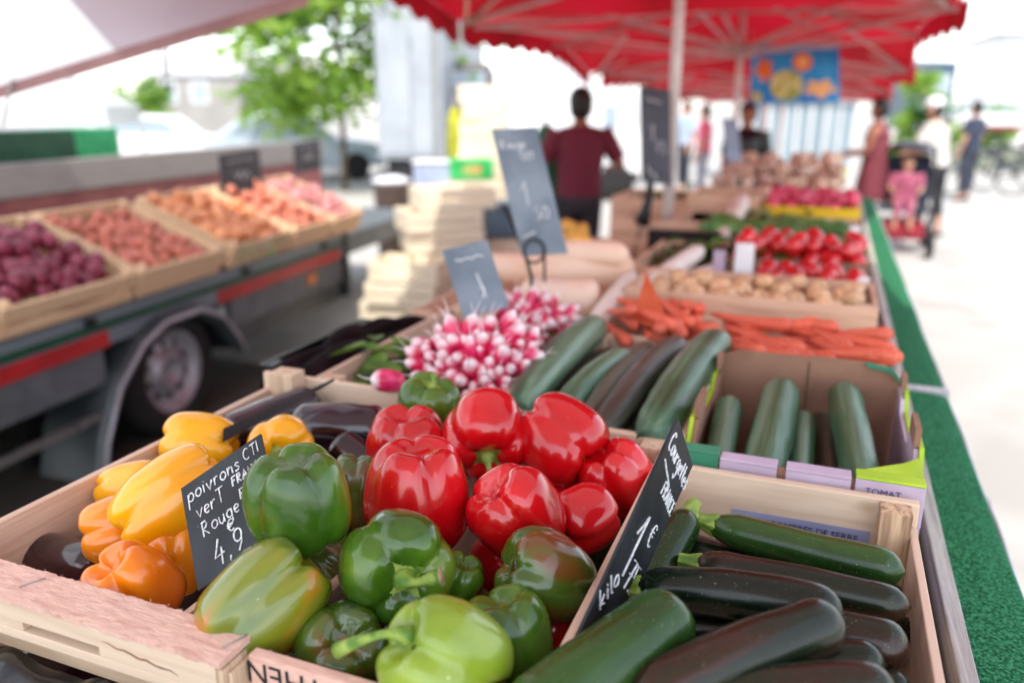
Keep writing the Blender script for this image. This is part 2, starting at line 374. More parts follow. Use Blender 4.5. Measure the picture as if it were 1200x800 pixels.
def round_prof(r, e0=.35, e1=1.0, n=24, belly=.06):
    """radius list: rounded at the far end, necked towards the stem end"""
    out = []
    for i in range(n + 1):
        t = i / n; k = 1.0
        if t < .12: k = e0 + (1 - e0) * math.sqrt(max(0, 1 - (1 - t / .12) ** 2)) if e0 < .3 else e0 + (1 - e0) * (t / .12) ** .6
        if t > .86: k = max(.04, math.sqrt(max(0, 1 - ((t - .86) / .14) ** 2)))
        out.append(r * k * (1 + belly * sin(pi * t) - .08 * (1 - t)))
    return out
def zucchini(label, A, B, w, mat, seed=0, bend=(0, 0, 0), stem=True, name='zucchini', cat='zucchini', group='zucchini in the front crate', e0=.5, mats=None, n=22):
    """A = (px, py, z) at the stem end, B at the blossom end"""
    a, b = P(*A), P(*B); mid = (a + b) / 2 + Vector(bend); r = w / 2 * depth((a + b) / 2) / F
    org = (a + b) / 2; ax = (b - a).normalized(); q = ax.to_track_quat('Z', 'Y'); inv = q.inverted()
    loc = lambda p: inv @ (p - org)
    o = obj(name, long_bm((loc(a), loc(mid), loc(b)), round_prof(r, e0), n, seed=seed), mat, smooth=True)
    orient(o, ax, org); tag(o, label, cat, group)
    if stem:
        bm = bmesh.new(); d = (loc(a) - loc(mid)).normalized(); L0 = loc(a)
        u, v = frame_of(d); pts = [L0 - d * r * .5, L0 - d * r * .05, L0 + d * r * .5, L0 + d * r * .95, L0 + d * r * 1.05]
        n2 = 20; rings = []
        for i, p in enumerate(pts):
            rr = r * (.62, .6, .42, .4, .38)[i]
            rings.append([bm.verts.new(p + (u * cos(2 * pi * k / n2) + v * sin(2 * pi * k / n2)) * rr * (1 + (.12 if i else 0) * cos(5 * 2 * pi * k / n2))) for k in range(n2)])
        for x, y in zip(rings, rings[1:]):
            for k in range(n2): bm.faces.new((x[k], x[(k + 1) % n2], y[(k + 1) % n2], y[k]))
        bm.faces.new(rings[-1]).material_index = 1
        bmesh.ops.recalc_face_normals(bm, faces=bm.faces)
        obj('stem', bm, [STEM, STEMCUT], o, smooth=False)
    return o

# ------------------------------------------------------------------ crates
def crate(label, x0, x1, y0, y1, z0, z1, th=.01, wx=None, wy=None, wz=None, post=.035, postup=0, side_top=0, slats=1, group=None, name='wooden_crate', rz=0, bev=.0015, gap=.012, cat='crate', base_mat=None):
    cx, cy = (x0 + x1) / 2, (y0 + y1) / 2; wx, wy, wz = wx or W_x, wy or W_y, wz or W_z
    t = thing(name, label, cat, (cx, cy, z0), rz, group); X, Y, H = (x1 - x0) / 2, (y1 - y0) / 2, z1 - z0
    def wallb(horz, s):
        bm = bmesh.new(); hh = (H - side_top if not horz else H); zz = [(.004 + i * (hh / slats), .004 + (i + 1) * (hh / slats) - (gap if i < slats - 1 else .004)) for i in range(slats)]
        for a, b in zz:
            if horz: box(bm, -X, X, *sorted((s * Y, s * (Y - th))), a, b)
            else: box(bm, *sorted((s * X, s * (X - th))), -Y + th + .0005, Y - th - .0005, a, b)
        return bm
    for s in (-1, 1):
        obj('end_board', wallb(True, s), wx, t, bevel=bev); obj('side_board', wallb(False, s), wy, t, bevel=bev)
    for sx in (-1, 1):
        for sy in (-1, 1):
            bm = bmesh.new(); g = th + .0006
            box(bm, *sorted((sx * (X - g), sx * (X - g - post))), *sorted((sy * (Y - g), sy * (Y - g - post))), .006, H + postup - .002)
            obj('corner_post', bm, wz, t, bevel=bev)
    obj('base_board', boxes((-X + th + .001, X - th - .001, -Y + th + .001, Y - th - .001, 0.0005, .004)), base_mat or wx, t)
    return t
exec_parts = []
# ================================================================== SETTING
ASPH = pm('sunny_pale_paving', ['#a19e99', '#b0ada8', '#a8a5a0'], scale=1.2, rough=.95, bump=.3, bscale=90, spec=.1)
bm = bmesh.new(); box(bm, -120, 120, -20, 260, -.3, 0)
tag(obj('ground', bm, ASPH), None, None, kind='structure')

SHADED_ASPH = pm('shade_dark_asphalt', ['#3a3630', '#4a463f', '#423e38'], scale=4, rough=.95, bump=.4, bscale=80)
tag(obj('shaded_ground', boxes((-7.5, -1.35, -4, 3.95, -.05, .004)), SHADED_ASPH), None, None, kind='structure')  # dark asphalt sheet with the shade around the trailer put into its colour
# ================================================================== STALL TABLE
ZT = .96; ZR = 1.14
CLOTH = pm('dark_table_cloth', ['#231c1e', '#332a2c'], scale=6, rough=.85, bump=.3, bscale=12)
TBL = pm('stall_board', ['#6d5648', '#8a705c'], scale=5, rough=.8, stretch=(1, .1, 1))
t = thing('market_table', 'long stall table in dark cloth under the vegetable crates', 'table', (0, 3.2, 0))
obj('tabletop', boxes((-.95, .183, -2.75, 3.4, ZT - .03, ZT)), TBL, t, bevel=.003)
bm = bmesh.new(); ns = 120
vs = []
for i in range(ns + 1):
    y = -2.72 + 6.1 * i / ns
    vs.append([bm.verts.new((.17 + .02 * sin(i * 1.1) * k, y, ZT - .035 - .8 * k)) for k in (0, .3, .65, 1)])
for a, b in zip(vs, vs[1:]):
    for k in range(3): bm.faces.new((a[k], b[k], b[k + 1], a[k + 1]))
obj('side_cloth', bm, CLOTH, t, smooth=True)
for x in (-.85, .1):
    for y in (-2.5, .3, 3.1): obj('leg', boxes((x - .02, x + .02, y - .02, y + .02, .001, ZT - .031)), METAL, t)

TURF = pm('green_turf_carpet', ['#184a2e', '#2b704c', '#46906a'], scale=260, rough=.95, bump=1.0, bscale=330, spec=.1, detail=2)
def carpet_piece(y0, y1, label):
    t = thing('carpeted_shelf', label, 'shelf', (.25, (y0 + y1) / 2, ZT - .03), 0, 'carpeted shelf boards along the stall')
    L2 = (y1 - y0) / 2; bm = bmesh.new(); n = max(20, int(L2 * 60)); rows = []
    for i in range(n + 1):
        y = -L2 + 2 * L2 * i / n; w = .04 * noise.noise(Vector((0, y * 2.1, 3)))*.1
        rows.append([bm.verts.new((x, y, .045 + dz + .0025 * noise.noise(Vector((x * 9, y * 5, 1))))) for x, dz in ((-.036, 0), (-.01, 0), (.02, -.001), (.044 + w, -.004), (.052 + w, -.012), (.053 + w, -.04))])
    for a, b in zip(rows, rows[1:]):
        for k in range(5): bm.faces.new((a[k], a[k + 1], b[k + 1], b[k]))
    obj('turf_cover', bm, TURF, t, smooth=True)
    obj('shelf_board', boxes((-.036, .042, -L2, L2, .005, .036)), TBL, t)
    bm = bmesh.new(); tube(bm, [(.055 + .002 * sin(i * .9), -L2 + 2 * L2 * i / 40, .026) for i in range(41)], .0045, 6)
    obj('edge_trim', bm, ALU, t, smooth=True)
    for yy in (-L2 * .7, L2 * .7):
        bm = bmesh.new(); bar(bm, (-.065, yy, -.03), (.03, yy, .003), .02); obj('bracket', bm, METAL, t)
    return t
carpet_piece(-.4, 1.935, 'nearer length of green artificial turf shelf beside the courgette crate')
carpet_piece(1.965, 6.3, 'farther length of green artificial turf shelf running past the tomatoes')
tag(obj('joint_batten', boxes((.214, .303, 1.937, 1.963, ZT, ZT + .02)), ALU), 'pale metal batten across the joint between two turf lengths', 'batten')
RAILW = wood('grey_bleached_rail', '#8f8a88', '#bdb8b6', '#a5a09e', 1, bump=.3)
r_ = obj('edge_rail', boxes((.1915, .2125, -.4, 6.3, ZT - .03, ZT + .03)), RAILW, bevel=.002)
tag(r_, 'weathered whitish wooden rail between the crates and the green turf', 'rail')
bm = bmesh.new(); pts = [(.313 + .006 * sin(i * .8) + .003 * sin(i * 2.1), .7 + i * .08, ZT - .045 - .01 * sin(i * .5)) for i in range(40)]
tube(bm, pts, .005, 6); tag(obj('electric_cable', bm, BLACK, smooth=True), 'black cable sagging along the outer edge of the turf shelf', 'cable')

# ================================================================== FRONT CRATES
# crate of yellow peppers (left) with the sawn end beam towards the camera
lx0, lx1, ly0, ly1 = -.865, -.447, .447, 1.085
t = thing('wooden_crate', 'rough poplar crate holding yellow peppers, handle slot in its end beam', 'crate', (0, 0, ZT), 0, 'front wooden crates')
H = ZR - ZT
def PY(x, y, Y): d = ray(x, y); return CAM + d * (Y / d.y)
sa_, sb_ = PY(20, 704, ly0).x, PY(112, 742, ly0).x
obj('side_board', boxes((lx0, lx0 + .011, ly0 + .05, ly1 - .013, .02, H - .002)), W_y, t, bevel=.0015)
obj('side_board', boxes((lx1 - .010, lx1, ly0 + .05, ly1 - .013, .02, H - .03)), W_y, t, bevel=.0015)
# end beam with a slot: front face pieces and a fuzzy sawn top
z1 = H - .007; z0 = H - .048
bm = boxes((lx0, lx1 - .008, ly0, ly0 + .012, z0 + .0215, z1), (lx0, lx1 - .008, ly0, ly0 + .012, z0, z0 + .011), (lx0, sa_, ly0 + .0004, ly0 + .0116, z0 + .0111, z0 + .0214), (sb_, lx1 - .008, ly0 + .0004, ly0 + .0116, z0 + .0111, z0 + .0214))
obj('end_board', bm, W_x, t, bevel=.001)
bm = bmesh.new(); nx, ny = 90, 10; gr = []
for i in range(nx + 1):
    x = lx0 + (lx1 - lx0) * i / nx
    gr.append([bm.verts.new((x, ly0 - .001 + .046 * j / ny + (RND.uniform(-.0012, .0012) if j in (0, ny) else 0), H - .0068 + .0066 + .0012 * noise.noise(Vector((x * 60, j * 2, 0))))) for j in range(ny + 1)])
for a, b in zip(gr, gr[1:]):
    for j in range(ny): bm.faces.new((a[j], b[j], b[j + 1], a[j + 1]))
ext = bmesh.ops.extrude_face_region(bm, geom=bm.faces[:])
for v in [g for g in ext['geom'] if isinstance(g, bmesh.types.BMVert)]: v.co.z -= .0066
bmesh.ops.recalc_face_normals(bm, faces=bm.faces)
for k in range(150):
    x = RND.uniform(lx0, lx1); s = RND.choice((0, .046)); p = Vector((x, ly0 - .001 + s, H - RND.uniform(0, .003)))
    tube(bm, [p, p + Vector((RND.uniform(-.004, .004), RND.uniform(-.003, .003), RND.uniform(.0005, .003)))], [.00028, .0001], 3)
obj('top_slat', bm, W_rough, t)
obj('end_board', boxes((lx0, lx1 - .008, ly0 + .032, ly0 + .044, z0 - .05, z1 - .0005)), W_x, t, bevel=.001)
obj('corner_post', boxes((lx1 - .05, lx1 - .0085, ly0 + .0125, ly0 + .0315, .02, z1 - .0006)), W_z, t)
obj('corner_slat', boxes((lx1 - .0075, lx1 - .002, ly0 + .002, ly0 + .044, z0 - .06, H - .012)), W_z, t, bevel=.001)
obj('corner_slat', boxes((lx1 - .0015, lx1 + .003, ly0 + .008, ly0 + .046, z0 - .06, H - .018)), W_z, t, bevel=.001)
obj('base_board', boxes((lx0 + .012, lx1 - .012, ly0 + .046, ly1 - .014, .001, .006)), EGG, t)
obj('end_board', boxes((lx0 - .03, lx1, ly1 - .012, ly1, .01, H + .012)), W_x, t, bevel=.002)
obj('corner_post', boxes((lx0 + .0115, lx0 + .06, ly1 - .05, ly1 - .0125, .01, H + .028)), W_z, t, bevel=.002)
obj('partition_board', boxes((-.555, -.547, ly0 + .05, ly1 - .014, .0065, H - .022)), W_y, t, bevel=.001)
for px, py, a in ((38, 683, .5), (275, 752, .55)):
    bm = bmesh.new(); c = P(px, py, ZR) - Vector((0, 0, ZT)); dx, dy = .011 * cos(a + .6), .011 * sin(a + .6)
    tube(bm, [c + Vector((-dx, -dy, -.004)), c + Vector((-dx, -dy, .0012)), c + Vector((dx, dy, .0012)), c + Vector((dx, dy, -.004))], .0007, 6)
    obj('staple', bm, METAL, t, smooth=True)
# dark rift in the end beam
bm = bmesh.new(); pts = [(sb_ + .006 + .009 * i, ly0 - .0001, z0 + .030 - .0011 * i + .0012 * sin(i * 2.3)) for i in range(11)]
tube(bm, pts, [.0002 + .0009 * sin(pi * i / 10) for i in range(11)], 5); obj('crack', bm, pm('dark_rift', '#8a6850', rough=.95), t)

# crate of red and green peppers
px0, px1, py0, py1 = -.443, -.172, .470, 1.075
t = thing('wooden_crate', 'pink-lit wooden crate filled with red and green peppers', 'crate', (0, 0, ZT), 0, 'front wooden crates')
obj('side_board', boxes((px1 - .009, px1, py0 + .0125, py1 - .0125, .01, H)), W_y, t, bevel=.0015)
obj('side_board', boxes((px0 + .001, px0 + .008, py0 + .0125, py1 - .0125, .01, H - .02)), W_y, t, bevel=.0015)
obj('end_board', boxes((px0 + .001, px1, py1 - .012, py1, .01, H)), W_x, t, bevel=.0015)
# its front board leans back and carries upside-down print
FR = P(430, 800, 1.135); FL_ = Vector((px0 + .004, FR.y + .004, 1.135)); yb = FR.y
fb = obj('end_board', boxes((px0 + .004, px1, yb - .004, yb + .008, .03, H - .008)), W_rough, t, bevel=.0015)
obj('corner_post', boxes((px1 - .04, px1 - .0095, py1 - .045, py1 - .0125, .012, H - .001)), W_z, t, bevel=.001)
obj('corner_post', boxes((px1 - .04, px1 - .0095, py0 + .0130, py0 + .043, .012, H - .001)), W_z, t, bevel=.001)
obj('base_board', boxes((px0 + .01, px1 - .012, py0 + .014, py1 - .014, .001, .006)), BLACK, t)
def print_text(name, text, origin, xdir, ydir, size, mat, parent, off=.0006, font_shear=0, inv=None):
    cu = bpy.data.curves.new(name, 'FONT'); cu.body = text; cu.size = size; cu.extrude = .00015; cu.shear = font_shear; cu.resolution_u = 3
    o = bpy.data.objects.new(name, cu); COL.objects.link(o); x = Vector(xdir).normalized(); y = Vector(ydir).normalized(); n = x.cross(y)
    mm = Matrix((x, y, n)).transposed().to_4x4(); mm.translation = Vector(origin) + n * off
    me = bpy.data.meshes.new_from_object(o); bpy.data.objects.remove(o); me.materials.clear(); me.materials.append(mat)
    bm = bmesh.new(); bm.from_mesh(me); bm.transform(mm); bpy.data.meshes.remove(me)
    if parent: bpy.context.view_layer.update(); bm.transform(parent.matrix_world.inverted())
    return obj(name, bm, mat, parent)
bpy.context.view_layer.update()
print_text('printed_lettering', 'AUTHEN', (px0 + .128, yb - .004, ZR - .0135), (-1, 0, 0), (0, 0, -1), .032, INK, t)

# courgette crate
zx0, zx1, zy0, zy1 = -.168, .142, .40, .995
t = thing('wooden_crate', 'clean pale wooden crate filled with dark courgettes beside the rail', 'crate', (0, 0, ZT), 0, 'front wooden crates')
obj('end_board', boxes((zx0, zx1, zy1 - .014, zy1, .01, H)), W_x, t, bevel=.0015)
obj('end_board', boxes((zx0, zx1, zy0, zy0 + .012, .01, H)), W_x, t, bevel=.0015)
obj('side_board', boxes((zx1 - .009, zx1, zy0 + .013, zy1 - .0145, .01, H - .030)), W_y, t, bevel=.0015)
obj('side_board', boxes((zx0, zx0 + .008, zy0 + .013, zy1 - .0145, .01, H - .015)), W_y, t, bevel=.0015)
PINE = wood('pine_end_grain_post', '#a8876c', '#d9b896', '#8f7058', 2)
obj('corner_post', boxes((zx1 - .044, zx1 - .0092, zy1 - .045, zy1 - .0147, .012, H - .002)), PINE, t, bevel=.001)
obj('base_board', boxes((zx0 + .01, zx1 - .012, zy0 + .014, zy1 - .016, .001, .006)), W_x, t)
LBL = pm('lilac_paper_label', ['#8d90b4', '#a3a5c4'], rough=.6)
lab = obj('paper_label', boxes((-.075, zx1 - .05, zy1 - .0153, zy1 - .0145, H - .085, H - .046)), LBL, t)
bpy.context.view_layer.update()
print_text('printed_lettering', 'CONCOMBRES DE SERRE', (-.055, zy1 - .0153, ZR - .062), (1, 0, 0), (0, 0, 1), .012, pm('navy_ink', '#1c2448', rough=.6), t)

# ------------------------------------------------------------------ peppers
G1g = 'green peppers heaped in the front crate'; R1g = 'red peppers heaped in the front crate'; Y1g = 'yellow peppers in the left crate'
pepper('upright plump green pepper leaning over the white-lettered slate', 354, 586, 1.21, 115, 1.0, (.05, -.90, -.36), GRN_P, .3, 4, 3, group=G1g, bot=.14, groove=.10, sq=.46, taper=.1)
pepper('large olive green pepper with orange streak beside the sawn crate end', 312, 708, 1.135, 118, 1.25, (-.62, -.62, .25), OLIVE_P, .9, 3, 8, group=G1g, bot=.16, taper=.1)
pepper('glossy green pepper whose cut stem points at the viewer', 466, 662, 1.15, 126, .88, (.30, -.08, .92), GRN_P, .5, 4, 11, dict(L_=.75, hang=(.7, 20), seed=2, thick=.15), group=G1g)
pepper('pale lime green pepper with a curved hooked stem', 524, 768, 1.15, 128, 1.12, (-.70, .55, .42), LIME_P, 2.2, 3, 15, dict(L_=1.0, hang=(1.1, 245), seed=4, thick=.14), group=G1g, taper=.05)
pepper('rounded green pepper tucked behind the lime pepper', 597, 750, 1.115, 104, 1.1, (-.2, .9, .1), GRN_P, 1.2, 4, 21, group=G1g)
pepper('dark green pepper lying below the red ones at the crate wall', 640, 676, 1.135, 104, 1.08, (-.75, .35, .2), DARK_P, .4, 4, 27, group=G1g, bot=.15)
pepper('very dark green pepper with rusty streak down by the printed board', 396, 764, 1.09, 112, 1.05, (.3, .5, .6), DARK_P, .2, 4, 31, group=G1g)
pepper('shadowed green pepper wedged between upright green and red ones', 414, 578, 1.125, 62, 1.5, (.1, .9, 0), DARK_P, .4, 4, 35, group=G1g)
pepper('small green pepper at the back beside the radishes', 502, 474, 1.165, 70, .95, (.2, .8, .4), GRN_P, .4, 4, 39, dict(L_=.35, bend=(.5, .2), seed=5), group=G1g)
pepper('green pepper sliver peeping out right of the stemmed pepper', 535, 682, 1.115, 60, 1.1, (.2, .5, .2), GRN_P, .4, 4, 43, group=G1g)
pepper('broad red pepper with bright sheen in the middle of the heap', 491, 580, 1.16, 122, 1.1, (-.03, -.88, -.3), RED_P, .35, 4, 47, group=R1g, bot=.13, groove=.08, sq=.52)
pepper('red pepper half hidden behind the broad red one', 476, 516, 1.15, 92, .85, (0, -.8, -.3), RED_P, .1, 4, 51, group=R1g)
pepper('red pepper with green stem facing forward at the back', 572, 508, 1.165, 98, .95, (0, -.5, .62), RED_P, .8, 4, 55, dict(L_=.55, bend=(.0, -.35), seed=7, thick=.13), group=R1g)
pepper('leaning red pepper with short stem on its right side', 656, 518, 1.155, 96, 1.08, (.72, -.55, .5), RED_P, .5, 4, 59, dict(L_=.5, hang=(.5, 40), seed=8, thick=.13), group=R1g, groove=.07)
pepper('pointed red pepper lying tip down in the heap', 606, 606, 1.15, 106, 1.1, (-.5, .62, .3), RED_P, 2.0, 3, 63, group=R1g, taper=.3, bot=.1)
pepper('small red pepper with its stem socket turned left', 686, 606, 1.13, 78, 1.0, (-.8, -.35, .35), RED_P, .2, 3, 67, dict(L_=.3, bend=(.2, .2), seed=9), group=R1g)
pepper('red pepper in the corner against the crate wall', 724, 566, 1.115, 82, 1.2, (-.4, .7, .2), RED_P, 1.2, 4, 71, group=R1g, groove=.14)
pepper('long deep yellow pepper lying diagonally across the left crate', 203, 585, 1.15, 92, 1.45, (.7, .55, -.3), YEL_P, .3, 3, 75, group=Y1g, bot=.1, taper=.05)
pepper('golden pepper at the far side of the left crate', 236, 520, 1.13, 74, 1.2, (-.85, .1, .1), YEL_P, .9, 3, 79, group=Y1g, groove=.1)
pepper('yellow pepper showing its green calyx beside the slate', 331, 520, 1.15, 72, .85, (.15, -.25, .8), YEL_P, .4, 4, 83, dict(L_=.3, bend=(.4, .1), seed=10, thick=.2), group=Y1g)
pepper('yellow pepper lying lengthwise by the outer crate wall', 154, 570, 1.12, 56, 1.5, (.85, .15, .1), YEL_P, .2, 3, 87, group=Y1g)
pepper('lobed amber pepper in the left crate corner', 132, 618, 1.11, 76, .95, (.75, .1, -.3), ORA_P, .8, 3, 91, group=Y1g, bot=.25)
pepper('orange pepper with a split blossom end nearest the sawn beam', 158, 682, 1.115, 92, 1.15, (.3, -.65, -.5), ORA_P, 1.4, 3, 95, group=Y1g, bot=.28, groove=.2)
pepper('orange pepper in the shadow beside the slate', 205, 650, 1.09, 80, 1.2, (0, .8, 0), ORA_P, .5, 4, 99, group=Y1g)
fg = 'dark peppers deep in the crate'
for i, (a, b, w, s) in enumerate(((450, 540, 90, 1), (380, 668, 90, 2), (560, 560, 90, 3), (650, 600, 90, 4), (700, 640, 80, 5), (540, 720, 80, 6), (640, 740, 80, 7), (480, 770, 90, 8), (425, 610, 80, 9), (590, 660, 80, 10), (345, 650, 70, 11))):
    pepper('dark pepper barely visible deep between the heaped peppers', a, b, 1.055, w, 1.0, (RND.uniform(-1, 1), .5, RND.uniform(-1, 1)), DARK_P if i % 3 else RED_P, i, 4, 100 + i, group=fg)

# aubergines around the yellow peppers
ag = 'aubergines in the left crate'
def aubergine(label, A, B, w, seed):
    return zucchini(label, A, B, w, EGG, seed, stem=False, name='aubergine', cat='aubergine', group=ag, e0=.6)
aubergine('dark aubergine with red sheen behind the yellow peppers', (345, 500, 1.12), (455, 505, 1.12), 62, 5)
aubergine('black aubergine along the back board of the left crate', (255, 515, 1.10), (375, 470, 1.12), 50, 6)
aubergine('near-black aubergine low in the outer crate corner', (15, 648, 1.06), (125, 668, 1.07), 62, 7)
aubergine('purple-black aubergine below the amber pepper', (30, 625, 1.05), (150, 600, 1.05), 66, 8)
aubergine('black aubergine in the gap beside the red pepper', (392, 520, 1.12), (445, 560, 1.08), 50, 9)
bm = bmesh.new(); lf = [P(272, 512, 1.165), P(330, 478, 1.18), P(392, 446, 1.2), P(330, 485, 1.165)]
a, b = P(262, 505, 1.16), P(392, 446, 1.19)
bm = bmesh.new(); vs = []
for i in range(9):
    t_ = i / 8; c = a.lerp(b, t_); wd = .017 * (1 - t_) ** .8
    vs.append([bm.verts.new(c + Vector((.2, -.5, -.8)) * wd), bm.verts.new(c + Vector((0, 0, .004))), bm.verts.new(c + Vector((-.1, .3, -.2)) * wd * .4)])
for p, q in zip(vs, vs[1:]):
    for k in (0, 1): bm.faces.new((p[k], p[k + 1], q[k + 1], q[k]))
tag(obj('price_slate', bm, SLATE3), 'dark slate seen edge-on lying across the back of the left crate', 'price sign')

# ------------------------------------------------------------------ courgettes
zg = 'courgettes heaped in the front crate'
def zu(label, A, B, w, mat, seed, **k): return zucchini(label, A, B, w, mat, seed, group=zg, **k)
zu('thick dull green courgette nearest the slate, blunt end up', (600, 858, 1.135), (797, 716, 1.145), 92, ZUCG, 1, stem=False)
zu('dark courgette with brown patches lying on top of the heap', (742, 825, 1.13), (984, 726, 1.145), 70, ZUCB, 2, stem=False, bend=(0, 0, .006))
zu('dark courgette stretching across above the topmost one', (748, 690, 1.125), (990, 722, 1.135), 58, ZUC, 3, stem=True, bend=(0, 0, .008))
zu('green courgette with stubby stem along the back board', (836, 614, 1.115), (1062, 670, 1.115), 45, ZUCG, 4, e0=.55, bend=(0, 0, -.004))
zu('brownish courgette with cut stem second from the back', (818, 660, 1.11), (1068, 712, 1.11), 45, ZUCB, 5, e0=.6)
zu('dark courgette end showing at the right wall', (860, 722, 1.095), (1068, 762, 1.105), 60, ZUC, 6, stem=False)
zu('brown-tinged courgette lying under the topmost one', (740, 732, 1.09), (900, 742, 1.09), 48, ZUCB, 7, stem=False)
zu('courgette end peeping between the topmost and the right one', (850, 770, 1.09), (1040, 778, 1.11), 52, ZUCB, 8, stem=False)
zu('pale tipped courgette cut off by the lower frame edge', (800, 828, 1.115), (1050, 812, 1.13), 70, ZUC, 9, stem=False, bend=(0, 0, .006))
zu('courgette standing upright against the slate', (806, 604, 1.12), (752, 700, 1.08), 46, ZUCG, 10, e0=.6)
zu('small bit of courgette low at the right wall', (940, 815, 1.08), (1068, 808, 1.09), 46, ZUC, 11, stem=False)
zu('shaded courgette deep behind the stems', (790, 640, 1.07), (960, 690, 1.06), 46, ZUC, 12, stem=False)
zu('shaded courgette at the bottom of the heap', (780, 720, 1.04), (1060, 700, 1.03), 56, ZUC, 13, stem=False)
zu('shaded courgette below the right end', (860, 800, 1.04), (1075, 740, 1.03), 56, ZUC, 14, stem=False)

# ------------------------------------------------------------------ the two sharp price slates
TLs = P(212, 572, 1.2); D_ = depth(TLs)
sl1, fr1 = board3(TLs, PD(305, 508, D_ - .006), PD(232, 692, D_ - .05), .003, 'price_slate', SLATE)
tag(sl1, 'black price slate chalked poivrons vert rouge among the peppers', 'price sign')
bm = bmesh.new(); wS = fr1[1].length
write(bm, fr1, 'poivrons', .06, .19, wS * .165, 0, .0009); write(bm, fr1, 'CTI', .76, .15, wS * .13, 0, .0006)
write(bm, fr1, 'verT', .13, .385, wS * .17, 0, .0008); write(bm, fr1, 'FRANCE', .58, .31, wS * .105, 0, .001)
write(bm, fr1, 'Rouge', .16, .58, wS * .165, .05, .0008); write(bm, fr1, 'FR', .64, .47, wS * .11, 0, .0009)
write(bm, fr1, '€', .44, .69, wS * .14, 0, .0009); write(bm, fr1, '4,9', .24, .90, wS * .24, 0, .0011)
obj('chalk_writing', bm, CHALK, sl1)
Bs = P(667, 768, 1.13); D_ = depth(Bs)
sl2, fr2 = board3(PD(795, 490, D_ + .1), PD(812, 545, D_ + .183), Bs, .003, 'price_slate', SLATE)
tag(sl2, 'tall leaning price slate chalked courgettes 1 euro 75 between the crates', 'price sign')
bm = bmesh.new(); wS = fr2[1].length
write(bm, fr2, 'Courgettes', .04, .12, wS * .2, 0, .0011); write(bm, fr2, 'FRANCE', .40, .26, wS * .15, 0, .0011)
scribble(bm, fr2, .12, .165, .55, .2, .002, 3, .0012)
write(bm, fr2, '€', .62, .45, wS * .27, 0, .0011); write(bm, fr2, '1', .26, .63, wS * .62, 0, .0012); write(bm, fr2, '75', .50, .655, wS * .30, 0, .0012)
write(bm, fr2, 'kilo', .20, .80, wS * .24, rad(62), .0012)
obj('chalk_writing', bm, CHALK, sl2)

# black polythene in front of the left crate
bm = bmesh.new(); nx, ny = 70, 40; gr = []
for i in range(nx + 1):
    row = []
    for j in range(ny + 1):
        x = -1.05 + .72 * i / nx; y = .12 + .325 * j / ny
        row.append(bm.verts.new((x, y, 1.076 + .014 * noise.noise(Vector((x * 7, y * 7, 0))) + .016 * abs(noise.noise(Vector((x * 16, y * 22, 4)))) - .25 * max(0, (.38 - y)))))
    gr.append(row)
for a, b in zip(gr, gr[1:]):
    for j in range(ny): bm.faces.new((a[j], b[j], b[j + 1], a[j + 1]))
tag(obj('plastic_sheet', bm, BLACKBAG, smooth=True), 'crumpled black polythene sheet under the sawn crate end', 'plastic sheet')
# ================================================================== FARTHER CRATES ON THE TABLE
CARD = pm('brown_cardboard', ['#7d5c4a', '#97715c', '#8a6552'], scale=6, rough=.85)
LIME = pm('lime_print', ['#9cc21c', '#b4d42c'], rough=.55); TEALP = pm('teal_print', ['#2f7a5c', '#3f8f6e'], rough=.55)
LILAC = pm('lilac_print', ['#b7a3b8', '#cbb8cb'], rough=.6); WHITEP = pm('white_card', ['#cfcdd2', '#e4e2e6'], rough=.6)
# cardboard box of cucumbers
x0, x1, y0, y1 = -.150, .150, 1.012, 1.415; zb = ZT + .012; zt_ = ZR + .045
t = thing('cardboard_box', 'lime and lilac printed cardboard box holding a few standing courgettes', 'box', (0, 0, 0))
def prism(bm, poly, a, b, axis):
    """poly in the two other axes, extruded from a to b along axis"""
    mk = (lambda u, v, w: (w, u, v)) if axis == 0 else ((lambda u, v, w: (u, w, v)) if axis == 1 else (lambda u, v, w: (u, v, w)))
    A = [bm.verts.new(mk(u, v, a)) for u, v in poly]; B = [bm.verts.new(mk(u, v, b)) for u, v in poly]; n = len(poly)
    fs = [bm.faces.new(A[::-1]), bm.faces.new(B)] + [bm.faces.new((A[i], A[(i + 1) % n], B[(i + 1) % n], B[i])) for i in range(n)]
    bmesh.ops.recalc_face_normals(bm, faces=fs)
bm = bmesh.new(); prism(bm, [(x0, zb), (x1, zb), (x1, zt_ - .03), (x1 - .02, zt_ - .006), (x1 - .06, zt_), (.0015, zt_ + .001), (.0, zt_ - .008), (-.0015, zt_ - .002), (x0 + .03, zt_ - .002), (x0 + .006, zt_ - .012), (x0, zt_ - .035)], y1 - .004, y1, 1)
obj('back_panel', bm, CARD, t); obj('centre_crease', boxes((-.0012, .0012, y1 - .0052, y1 - .0043, zb, zt_ - .01)), pm('crease_shadow', '#5a4234', rough=.9), t)
bm = bmesh.new(); prism(bm, [(x1 - .06, zt_ + .0008), (x1 - .02, zt_ - .005), (x1, zt_ - .029), (x1, zt_ - .036), (x1 - .022, zt_ - .013), (x1 - .06, zt_ - .007)], y1 - .0085, y1 - .0048, 1); obj('printed_edge', bm, TEALP, t)
